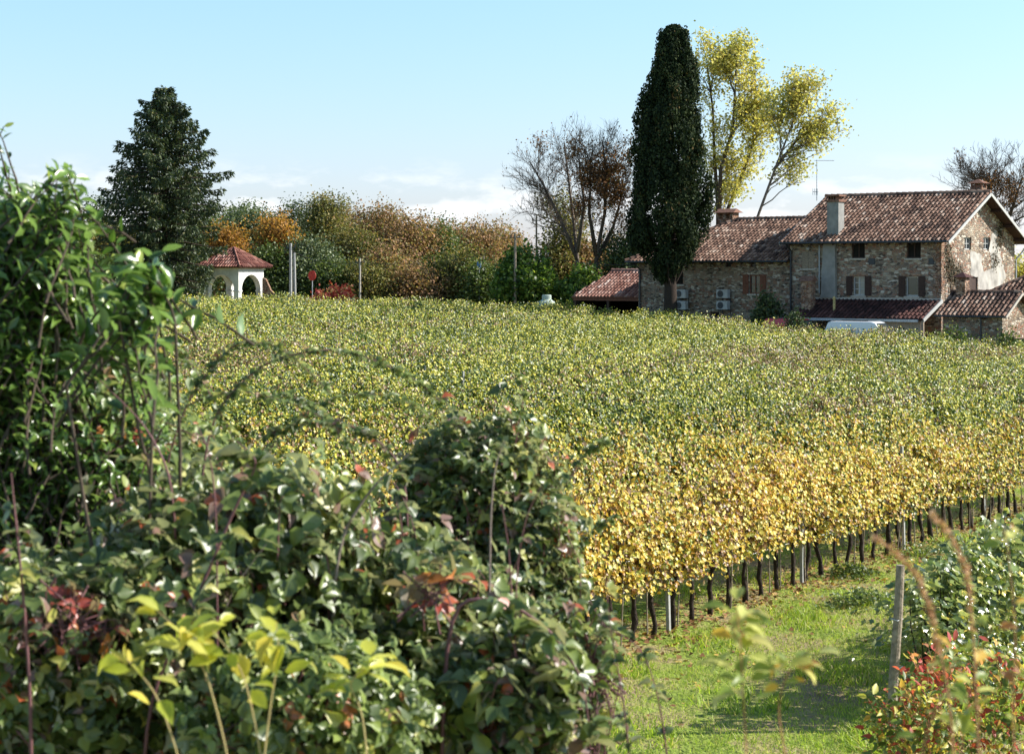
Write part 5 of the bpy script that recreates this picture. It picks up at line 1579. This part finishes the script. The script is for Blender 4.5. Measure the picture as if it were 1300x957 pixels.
# second, shorter row on the right
R2 = np.array([4.45, 21.8])
p_ = R2; gz = float(ground(*p_))
po = thing('wooden_post', (p_[0], p_[1], gz), 'weathered round wooden end post leaning slightly, right foreground row', 'post')
g = MB(); g.tube([(-.09, 0, -.3), (-.05, 0, .6), (0, 0, 1.3), (.03, 0, 1.92)], [.06, .058, .054, .05], 12); g.build('shaft', M['wood_grey'], po)
g = MB()
for z_ in (.75, 1.3): g.tube([(.06, 0, z_), (0, .06, z_ + .01), (-.08, 0, z_), (-.02, -.07, z_ - .01), (.06, 0, z_)], [.006] * 5, 5)
g.build('wire_loop', M['steel'], po)
M['vine_green'] = leafmat('green_vine_leaf', [(0, (.06, .09, .03)), (.3, (.11, .16, .045)), (.6, (.17, .23, .06)), (.76, (.38, .38, .08)), (.9, (.58, .48, .10))], .30, .75, .28, noise=.1, nscale=1.2, back=(.30, .34, .20))
vg = []
for s_ in range(4):
    m_ = leafmesh('foliage', [vine_foliage(760, .12, 'vine', s_ * 2.3 + 1, zlo=.45, L_=1.2)]); m_.materials.append(M['vine_green']); vg.append(m_)
for i in range(9):
    q_ = R2 + UR * (.85 + i * .9) + NR * .1; gz = float(ground(*q_))
    root = thing('grape_vine', (q_[0], q_[1], gz), 'green-leaved grape vine in the short row beyond the wooden end post', 'grape vine', 'green vines behind the wooden post', rz=RZR)
    root.scale = (1, 1.3, random.uniform(.9, 1.0) if i else .82)
    for nm, md in (('trunk', vt[i % NV]), ('foliage', vg[i % 4])):
        c = bpy.data.objects.new(nm, md); COL.objects.link(c); c.parent = root

# grass on the headland and between the first rows
def grass():
    N = 300000
    Yv = rng.uniform(16.5, 50, N); Xv = rng.uniform(-.05, .29, N) * Yv
    q_ = -((Xv - RO[0]) * NR[0] + (Yv - RO[1]) * NR[1])      # behind front row
    dens = np.where(q_ < 0, 1.0, .45) * np.where(q_ > 9, 0, 1)
    pn = .55 + .45 * np.sin(Xv * 1.3 + np.sin(Yv * .9) * 1.5) * np.sin(Yv * 1.1 + 1) + .2 * np.sin(Xv * 7.1 + Yv * 2.3) * np.sin(Yv * 4.3 - Xv * 3)
    strip = np.exp(-(q_ / .38) ** 2)
    keep = rng.random(N) < dens * (.12 + .88 * np.clip(pn, 0, 1)) * (1 - .75 * strip)
    Xv, Yv, q_ = Xv[keep], Yv[keep], q_[keep]; N = len(Xv)
    pos = np.stack([Xv, Yv, ground(Xv, Yv) - .01], 1)
    al = rng.normal(size=(N, 3)) * .38 + np.array([0, 0, 1]); nor = rng.normal(size=(N, 3)) * np.array([1, 1, .15])
    tall = 1 + .8 * (np.sin(Xv * 2.1 + 2) * np.sin(Yv * 1.7) > .35)
    o = leafobj('grass', [leaves(pos, nor, al, rng.uniform(.035, .085, N) * tall, 'blade', 1.35)], M['grass'])
    tag(o, 'short bright green grass of the track below the front vine row', 'grass', kind='stuff')
    n = 4200
    s = rng.uniform(-6, 28, n); off = rng.normal(size=n) * .5 + .1 + 2.5 * (rng.random(n) < .12) * rng.random(n)
    pp = RO[None] + UR[None] * s[:, None] + NR[None] * off[:, None]
    pos = np.stack([pp[:, 0], pp[:, 1], ground(pp[:, 0], pp[:, 1]) + .02], 1)
    o = leafobj('fallen_leaves', [leaves(pos, np.array([0, 0, 1]) + rng.normal(size=(n, 3)) * .35, rdir(n), rng.uniform(.05, .1, n), 'tri', 1.2)], M['litter'])
    tag(o, 'brown and yellow fallen leaves scattered at the foot of the front row', 'fallen leaves', kind='stuff')
grass()
M['l_weedgreen'] = leafmat('clover_leaves', [(0, (.08, .12, .04)), (.4, (.15, .20, .07)), (.75, (.26, .30, .13))], .45, .5, .3)
# clover-like weeds in the track
def weedclump(px, py, Y, w, h, leaf, label, n=700, ls=.055):
    p = P(px, py, Y); gz = float(ground(p[0], Y)); t = thing('weed_clump', (p[0], Y, gz), label, 'weeds', 'weed clumps on the track')
    xy = rng.normal(size=(n, 2)) * w * .55; xy += np.stack([np.sin(xy[:, 1] * 5) * .2, xy[:, 0] * .8], 1) * w
    r2_ = (xy ** 2).sum(1) / w ** 2
    pos = np.stack([xy[:, 0], xy[:, 1], h * np.exp(-r2_) * rng.random(n) + .02], 1)
    leafobj('foliage', [leaves(pos, rdir(n) + np.array([0, 0, 1.3]), rdir(n), ls * rng.uniform(.6, 1.3, n), 'tri', 1.1)], M[leaf], t)
weedclump(1095, 770, 30, .55, .28, 'l_weedgreen', 'grey-green weed clump beside the shaded edge of the short row')
weedclump(1078, 755, 33, .45, .22, 'l_green', 'green weed clump on the track beyond the grey-green one')
weedclump(1185, 690, 36, .9, .2, 'l_weedgreen', 'bright green weeds on the track near the far trunks')


# ------------------------------------------------------------------ foreground thickets
def lump(d, ph):
    return 1 + .13 * np.sin(d[:, 0] * 4 + ph) * np.sin(d[:, 2] * 5 + ph * 2) + .08 * np.sin(d[:, 0] * 9 + d[:, 2] * 7 + ph) + .05 * np.sin(d[:, 2] * 15 - d[:, 0] * 11 + ph)


def mound(name, px, py, rx, ry, Y, leaf, label, n, ls, compound=3, kind='bramble', ry_m=None, cat='bramble', canes=14, canem='cane', floor_=True, group=None, shell=.42, upn=.9, twig=True):
    """thicket mound: canes rising from the ground and leaflets in compound groups"""
    c = P(px, py, Y); gz = float(ground(c[0], Y)); rxm = rx / F * Y; rzm = ry / F * Y; rym = ry_m or rxm * .8
    t = thing(name, (c[0], Y, gz), label, cat, group)
    cl = c - np.array([c[0], Y, gz])
    d = rdir(n)
    r = (shell + (1 - shell) * rng.random(n) ** .6)
    d3 = d * (r * lump(d, px * .1))[:, None] * np.array([rxm, rym, rzm]) + cl
    if floor_:
        low = d[:, 2] < -.1      # lower half becomes a column down to the ground
        d3[low, 2] = cl[2] - rng.random(low.sum()) * min(cl[2], rzm * 1.1)
    d3[:, 2] = np.maximum(d3[:, 2], .03)
    out = nrm(d + np.array([0, 0, .15])); d3 = d3 + rdir(n) * (rng.random((n, 1)) ** 2.2) * .42 * rxm
    # leaflets around each node
    P_, Nn, Al = [], [], []
    base_al = nrm(out * .6 + rdir(n) * .9 + np.array([0, 0, -.15]))
    base_n = nrm(out * .3 + rdir(n) * .75 + np.array([.45, -.15, upn * .55]))
    offs = {1: [0], 3: [-1.15, 0, 1.15], 5: [-2.0, -1.0, 0, 1.0, 2.0]}[compound]
    sidev = np.cross(base_n, base_al)
    for o_ in offs:
        a = base_al * math.cos(o_) + sidev * math.sin(o_)
        P_.append(d3 + a * ls * .12); Al.append(a + rng.normal(size=(n, 3)) * .15); Nn.append(base_n + rng.normal(size=(n, 3)) * .18)
    P_, Nn, Al = map(np.concatenate, (P_, Nn, Al))
    grp = np.tile(rng.random(n), len(offs))
    leaf_tone = np.clip(grp + rng.normal(size=len(grp)) * .05, 0, .999)  # random tone shared by the leaflets of one node
    sz = ls * np.tile((.38 + 1.0 * rng.random(n) ** 1.3), len(offs)) * rng.uniform(.85, 1.1, len(grp))
    leafobj('foliage', [leaves(P_, Nn, Al, sz, kind, 1.0, leaf_tone)], M[leaf], t)
    tb = MB()
    for i in range(canes):
        a = rng.uniform(0, 2 * PI); e_ = cl + rdir(1)[0] * np.array([rxm, rym, rzm]) * rng.uniform(.7, 1.12)
        e_[2] = max(e_[2], .1)
        s_ = np.array([cl[0] + math.cos(a) * rxm * .5, cl[1] + math.sin(a) * rym * .5, 0])
        c_ = bez(s_, e_, (rng.normal() * .1, rng.normal() * .1, .32), 10, .012)
        tb.tube(c_, list(np.linspace(.0042, .0018, 10)), 6, cap=False)
    if twig:
        for i in rng.choice(n, min(n, 260), replace=False):
            e_ = d3[i]; s_ = e_ - nrm(out[i] + rdir(1)[0] * .5 + np.array([0, 0, .3])) * rng.uniform(.08, .2); s_[2] = max(.01, s_[2])
            tb.tube(bez(s_, e_, (0, 0, .08), 4, .03), [.0026, .0022, .0018, .0012], 4, cap=False)
    tb.build('canes', M[canem], t, smooth=True)
    return t


G1 = 'bramble mounds of the left foreground'
mound('bramble_thicket', 30, 520, 175, 170, 6.25, 'l_small', 'small-leaved green thicket at the left edge below the laurel', 6500, .036, 3, group=G1)
mound('bramble_thicket', 190, 655, 150, 150, 6.9, 'l_small', 'pale green small-leaved thicket left of centre, in front of the vineyard', 5200, .034, 3, group=G1)
mound('bramble_thicket', 375, 715, 135, 120, 7.1, 'l_small', 'light green thicket between the pale mound and the dark rounded bramble', 3000, .034, 3, group=G1)
mound('bramble_thicket', 610, 665, 112, 140, 6.6, 'l_bramble', 'rounded dark green bramble mound standing highest before the golden vines', 6600, .033, 3, group=G1)
mound('bramble_thicket', 680, 760, 60, 130, 6.4, 'l_bramble', 'right-hand shoulder of dark bramble touching the golden vine row', 2600, .032, 3, group=G1)
mound('bramble_thicket', 300, 745, 190, 150, 5.5, 'l_bramble', 'broad dark bramble with big grey-green leaflets in the middle of the thicket', 2700, .052, 3, group=G1, canes=20)
mound('bramble_thicket', 110, 850, 190, 150, 5.2, 'l_bramble', 'deeply shaded dark bramble in the bottom left corner', 3200, .046, 3, group=G1, canes=20)
mound('bramble_thicket', 520, 835, 180, 140, 5.6, 'l_bramble', 'bramble of dull green leaflets at the bottom centre left', 4200, .042, 3, group=G1, canes=20)
mound('bramble_thicket', 645, 895, 88, 92, 5.1, 'l_bramble', 'drooping large-leaved bramble at the bottom beside the grass', 900, .054, 3, group=G1, canes=12)
mound('bramble_thicket', 400, 910, 150, 100, 4.9, 'l_small', 'yellowish small-leaved thicket along the bottom edge', 2300, .040, 3, group=G1, canes=12)
mound('bramble_thicket', 745, 860, 40, 90, 5.9, 'l_small', 'loose pale sprigs reaching out over the grass at the right end of the thicket', 230, .034, 3, group=G1, canes=14, shell=.1)
mound('reddening_bramble', 545, 742, 36, 30, 5.15, 'l_bramble_red', 'spray of orange-red bramble leaves in the middle of the dark bramble', 14, .05, 3, floor_=False, canes=0)
mound('reddening_bramble', 90, 790, 70, 40, 4.95, 'l_bramble_red', 'dull red bramble leaves in the shaded lower left', 60, .036, 3, floor_=False, canes=0)
mound('reddening_bramble', 120, 545, 60, 36, 6.0, 'l_bramble_red', 'scatter of red leaves under the laurel at left', 60, .03, 3, floor_=False, canes=0)


def shoot_shrub(name, px, py, rx, ry, Y, label, nshoot, leaf='l_laurel', ls=.075, cat='shrub', group=None, bark='bark', upright=.8, step=.032, nst=4):
    """shrub of long leafy shoots, single leaves along each"""
    c = P(px, py, Y); gz = float(ground(c[0], Y)); rxm = rx / F * Y; rzm = ry / F * Y
    t = thing(name, (c[0], Y, gz), label, cat, group)
    cl = np.array([0, 0, c[2] - gz]); tb = MB(); pos, al, nor = [], [], []
    for i in range(nshoot):
        d = rdir(1)[0] * rng.random() ** .4
        e_ = cl + d * np.array([rxm, rxm * .8, rzm])
        Ls = rng.uniform(.22, .5); dr = nrm(np.array([d[0] * .7 + rng.normal() * .3, d[1] * .5 + rng.normal() * .3, upright + rng.normal() * .25]))
        s_ = e_ - dr * Ls
        b_ = bez(s_, e_, (rng.normal() * .05, 0, .04), 7, .01); tb.tube(b_, list(np.linspace(.005, .0018, 7)), 5, cap=False)
        m = int(Ls / step); f = np.linspace(.1, 1.0, m); pp = np.stack([np.interp(f, np.linspace(0, 1, 7), b_[:, k_]) for k_ in range(3)], 1)
        ph = np.arange(m) * 2.4 + rng.uniform(0, 6)
        x_ = nrm(np.cross(dr, [0.3, 1, .1])); y_ = np.cross(dr, x_)
        rad = x_[None] * np.cos(ph)[:, None] + y_[None] * np.sin(ph)[:, None]
        pos.append(pp); a_ = nrm(rad * .8 + dr[None] * rng.uniform(.5, 1.1, (m, 1))); al.append(a_ + rng.normal(size=(m, 3)) * .12); nor.append(dr[None] * .7 - rad * .3 + np.array([.4, -.2, .1]) + rng.normal(size=(m, 3)) * .35)
        if i < nst:
            tb.tube(bez((rng.normal() * .15, rng.normal() * .15, 0), s_, (d[0] * .1, d[1] * .1, .0), 7, .006), list(np.linspace(.010, .004, 7)), 6, cap=False)
    pos, al, nor = map(np.concatenate, (pos, al, nor))
    leafobj('foliage', [leaves(pos, nor, al, ls * rng.uniform(.7, 1.2, len(pos)), 'oval', .85)], M[leaf], t)
    tb.build('stems', M[bark], t, smooth=True)
    return t


G2 = 'glossy laurel shrubs at left'
shoot_shrub('laurel_shrub', 20, 385, 110, 150, 6.0, 'glossy green laurel shrub rising highest at the left edge', 620, group=G2, ls=.052, step=.022)
shoot_shrub('laurel_shrub', 105, 430, 95, 100, 6.3, 'glossy green laurel between the tallest one and the upright shoots', 330, group=G2, ls=.05, step=.022)
shoot_shrub('laurel_shrub', 60, 560, 170, 110, 6.1, 'wide low laurel mingled with the thicket at left', 420, group=G2, ls=.044, step=.024)
shoot_shrub('laurel_shrub', 80, 262, 34, 62, 5.9, 'tip of the laurel reaching up against the sky', 26, group=G2, ls=.06, step=.025, nst=2)
shoot_shrub('laurel_shrub', 180, 360, 32, 95, 5.4, 'broad-leaved laurel shoots standing before the spruce', 22, group=G2, ls=.072)
shoot_shrub('laurel_shrub', 10, 270, 60, 60, 6.6, 'loose laurel top at the extreme left of the sky', 60, group=G2, ls=.04, step=.025, nst=1)
shoot_shrub('laurel_shrub', -5, 165, 16, 14, 6.4, 'single wispy laurel tip at the very left edge of the sky', 4, group=G2, ls=.04)


def cane(name, pts, rad, leaf, nl, ls, label, cat, mat='cane', kind='bramble', compound=3, group=None, droop=-.1, cluster=None):
    """one arching cane through photo points [(px,py,Y)...] with leaves along it"""
    W = [P(*p_) for p_ in pts]; x0_ = W[0]; gz = float(ground(x0_[0], x0_[1])) 
    base = np.array([x0_[0], x0_[1], gz])
    t = thing(name, tuple(base), label, cat, group)
    W = [np.array([0, 0, 0])] + [w - base for w in W] if W[0][2] - gz > .02 else [w - base for w in W]
    W = np.array(W); n = len(W); tt = np.arange(n); q_ = np.linspace(0, n - 1, n * 6)
    # smooth through the points
    S = np.stack([np.interp(q_, tt, W[:, k_]) for k_ in range(3)], 1)
    for _ in range(6): S[1:-1] = (S[:-2] + S[1:-1] * 2 + S[2:]) / 4
    g = MB(); g.tube(S, list(np.linspace(rad * 1.6, rad * .5, len(S))), 6, cap=False); g.build('stem', M[mat], t, smooth=True)
    f = rng.uniform(.3 if cluster is None else cluster, 1, nl); ii = f * (len(S) - 1); i0 = np.clip(ii.astype(int), 0, len(S) - 2)
    pp = S[i0] + (S[i0 + 1] - S[i0]) * (ii - i0)[:, None]; tg = nrm(S[i0 + 1] - S[i0])
    al = nrm(rdir(nl) * .9 + tg * .4 + np.array([0, 0, droop])); nn = nrm(rdir(nl) * .5 + np.array([0, -.2, .9]))
    A, Nn, Pp = [], [], []
    for o_ in ({1: [0], 3: [-1.15, 0, 1.15]}[compound]):
        sv = np.cross(nn, al); A.append(al * math.cos(o_) + sv * math.sin(o_)); Nn.append(nn + rng.normal(size=(nl, 3)) * .2); Pp.append(pp + al * ls * .3)
    A, Nn, Pp = map(np.concatenate, (A, Nn, Pp))
    leafobj('foliage', [leaves(Pp, Nn, A, ls * rng.uniform(.6, 1.2, len(Pp)), kind, 1.0)], M[leaf], t)
    return t


G3 = 'arching bramble canes'
cane('bramble_cane', [(250, 640, 5.6), (270, 520, 5.6), (340, 455, 5.6), (430, 440, 5.6), (520, 475, 5.6), (560, 510, 5.6)], .0024, 'l_small', 120, .022, 'long leafy cane arching over the vines from left to the dark mound', 'bramble', group=G3)
cane('bramble_cane', [(200, 620, 5.8), (240, 500, 5.8), (300, 430, 5.8), (360, 440, 5.8), (420, 500, 5.8)], .0022, 'l_small', 100, .021, 'thin cane arching highest over the pale thicket', 'bramble', group=G3)
cane('bramble_cane', [(520, 640, 5.9), (505, 580, 5.9), (455, 540, 5.9), (380, 535, 5.9), (320, 560, 5.9)], .0024, 'l_bramble', 80, .028, 'purple cane bending left from the dark mound', 'bramble', group=G3)
cane('bramble_cane', [(180, 900, 4.9), (250, 760, 4.9), (300, 640, 4.9), (330, 585, 4.9), (300, 560, 4.9)], .0035, 'l_bramble', 22, .065, 'stout cane carrying large grey leaflets in the centre of the thicket', 'bramble', group=G3)
cane('bramble_cane', [(40, 900, 4.8), (30, 760, 4.8), (22, 680, 4.8), (14, 600, 4.8)], .0035, 'l_bramble', 8, .05, 'dark upright cane at the lower left edge', 'bramble', group=G3)
for i_, (pts_, nl_) in enumerate([([(160, 640), (215, 520), (300, 492), (400, 520), (470, 585)], 70), ([(330, 700), (300, 560), (250, 470), (215, 430)], 60), ([(480, 640), (430, 545), (380, 500), (310, 510)], 60),
                              ([(300, 650), (345, 560), (420, 500), (500, 500), (545, 530)], 80), ([(640, 640), (655, 560), (665, 505), (660, 470)], 40), ([(690, 700), (715, 620), (745, 570), (770, 560)], 60), ([(700, 740), (745, 680), (785, 650)], 50)]):
    cane('bramble_cane', [(a_, b_, 6.0 + .12 * i_) for a_, b_ in pts_], .0018, 'l_small', nl_, .024, ['low thin cane arching over the gold vines', 'thin cane leaning up and left over the pale thicket', 'thin cane reaching left out of the dark mound', 'thin cane arching right into the top of the dark mound',
          'thin sprig standing up above the dark mound', 'long sprig leaning right above the golden vines', 'short sprig at the right shoulder of the dark mound'][i_], 'bramble', group=G3)
cane('dry_stick', [(420, 700, 5.3), (470, 620, 5.3), (520, 575, 5.3)], .004, 'l_bramble', 4, .04, 'pale grey dry stick slanting across the dark bramble', 'stick', mat='cane_grey')
cane('bramble_cane', [(560, 760, 5.0), (640, 760, 5.0), (700, 800, 5.0), (740, 860, 5.0), (750, 940, 5.0)], .004, 'l_bramble', 22, .06, 'reddish cane hanging down with big leaflets beside the grass', 'bramble', group=G3)
cane('bramble_cane', [(800, 960, 4.8), (790, 880, 4.8), (775, 800, 4.8), (768, 730, 4.8)], .002, 'l_bramble', 14, .036, 'thin upright cane with pale leaflets in front of the grass', 'bramble', group=G3)
cane('bramble_cane', [(850, 970, 5.2), (835, 880, 5.2), (815, 820, 5.2), (760, 790, 5.2)], .002, 'l_bramble', 14, .034, 'thin cane tipping left at the edge of the grass', 'bramble', group=G3)

_r = random.Random(3)
for i in range(16):
    x_ = _r.uniform(60, 700); y_ = np.interp(x_, [0, 150, 330, 480, 600, 700], [430, 520, 560, 600, 540, 640]) + _r.uniform(-20, 190); dx = _r.uniform(-90, 90); Y_ = _r.uniform(5.0, 5.9)
    cane('dry_stick', [(x_ + dx, y_ + 110, Y_), (x_ + dx * .4, y_ + 30, Y_), (x_ - dx * .5, y_ - _r.uniform(-5, 30), Y_)], _r.uniform(.0014, .0028), 'l_bramble', 3, .03, 'thin dry stick or cane crossing the bramble thicket', 'stick', mat=_r.choice(['cane_grey', 'cane']), group='dry sticks in the thicket')
G4 = 'yellow-green saplings in front'
def sapling(pts, nl, label, ls=.068, leaf='l_sapling', mat='stem_yellow', rad=.0017, cl=.6, group=G4, cat='sapling', name='sapling'):
    return cane(name, pts, rad, leaf, nl, ls, label, cat, mat=mat, kind='oval', compound=1, group=group, droop=.25, cluster=cl)
sapling([(300, 1000, 3.9), (262, 850, 3.9), (232, 805, 3.9), (200, 775, 3.9)], 12, 'yellow-green sapling tip pointing up left of the bottom centre')
sapling([(240, 1000, 3.8), (200, 880, 3.8), (160, 835, 3.8)], 8, 'small yellow-green shoot at the bottom left')
sapling([(330, 1000, 3.9), (345, 880, 3.9), (355, 830, 3.9), (350, 790, 3.9)], 14, 'yellow-green sapling with broad leaves at the bottom')
sapling([(340, 1000, 3.9), (310, 850, 3.9), (270, 800, 3.9)], 11, 'yellow-green sapling between the two broad-leaved ones')
sapling([(470, 1000, 4.2), (460, 900, 4.2), (440, 865, 4.2), (480, 835, 4.2)], 12, 'low yellow sapling at the bottom right of the others')

G5 = 'blurred autumn weeds at right'
def weed(pts, nl, label, ls=.05, rad=.0013, cl=.3): return sapling(pts, nl, label, ls, 'l_weed', 'stem_orange', rad, cl, G5, 'weed', 'tall_weed')
def spike(pts, label, cl=.5):
    """weed whose upper half is a fluffy seed spike with a few leaves below"""
    t = cane('seed_spike_weed', pts, .0016, 'l_spike', 240, .0075, label, 'weed', mat='stem_orange', kind='tri', compound=1, group=G5, droop=.1, cluster=cl)
    return t
M['l_spike'] = leafmat('dry_seed_heads', [(0, (.40, .22, .12)), (.4, (.52, .32, .19)), (.8, (.62, .46, .30))], .7, .2, .35)
weed([(950, 1020, 3.3), (945, 900, 3.3), (940, 820, 3.3), (935, 770, 3.3)], 30, 'weed with large green and yellow leaves in front of the grass', .055, cl=.55)
weed([(1010, 1020, 3.3), (985, 900, 3.3), (1000, 850, 3.3), (1035, 820, 3.3)], 20, 'weed with paired pale leaves leaning right over the grass', .045, cl=.55)
spike([(1215, 1020, 3.0), (1205, 880, 3.0), (1185, 790, 3.0), (1165, 725, 3.0), (1110, 680, 3.0)], 'orange-brown seed spike bending left over the track')
spike([(1245, 1020, 3.1), (1240, 900, 3.1), (1235, 800, 3.1), (1228, 720, 3.1), (1205, 675, 3.1), (1180, 650, 3.1)], 'tallest orange-brown seed spike near the right edge')
weed([(1290, 1020, 3.2), (1285, 900, 3.2), (1290, 800, 3.2), (1280, 700, 3.2), (1275, 665, 3.2)], 18, 'yellow-leaved weed at the right edge', .04)
weed([(1215, 1020, 3.2), (1225, 900, 3.2), (1240, 840, 3.2), (1262, 790, 3.2)], 20, 'leafy weed leaning right in the lower right corner', .042)
weed([(1160, 1020, 3.2), (1175, 930, 3.2), (1205, 860, 3.2), (1215, 830, 3.2)], 18, 'leafy green and yellow weed in front of the wooden post foot', .042)

# autumn shrubs lower right on the bank
def rel(px, py, Y): return px, py, Y
mound('autumn_shrub', 1255, 900, 90, 75, 14.0, 'l_autumn', 'green, yellow and red shrub in the lower right corner', 1500, .075, 1, kind='oval', cat='shrub', canes=16, canem='stem_orange', group='autumn shrubs at lower right')
mound('red_leaved_shrub', 1195, 872, 50, 48, 14.6, 'l_red', 'shrub with small crimson leaves beside the wooden post', 420, .07, 1, kind='oval', cat='shrub', canes=12, canem='stem_orange', group='autumn shrubs at lower right')
mound('autumn_shrub', 1165, 925, 70, 60, 13.4, 'l_autumn', 'low yellow shrub at the foot of the wooden post', 1100, .07, 1, kind='oval', cat='shrub', canes=12, canem='stem_orange', group='autumn shrubs at lower right')
print('objects', len(bpy.data.objects), 'posts', npst, 'vines', len(ind), len(rest))
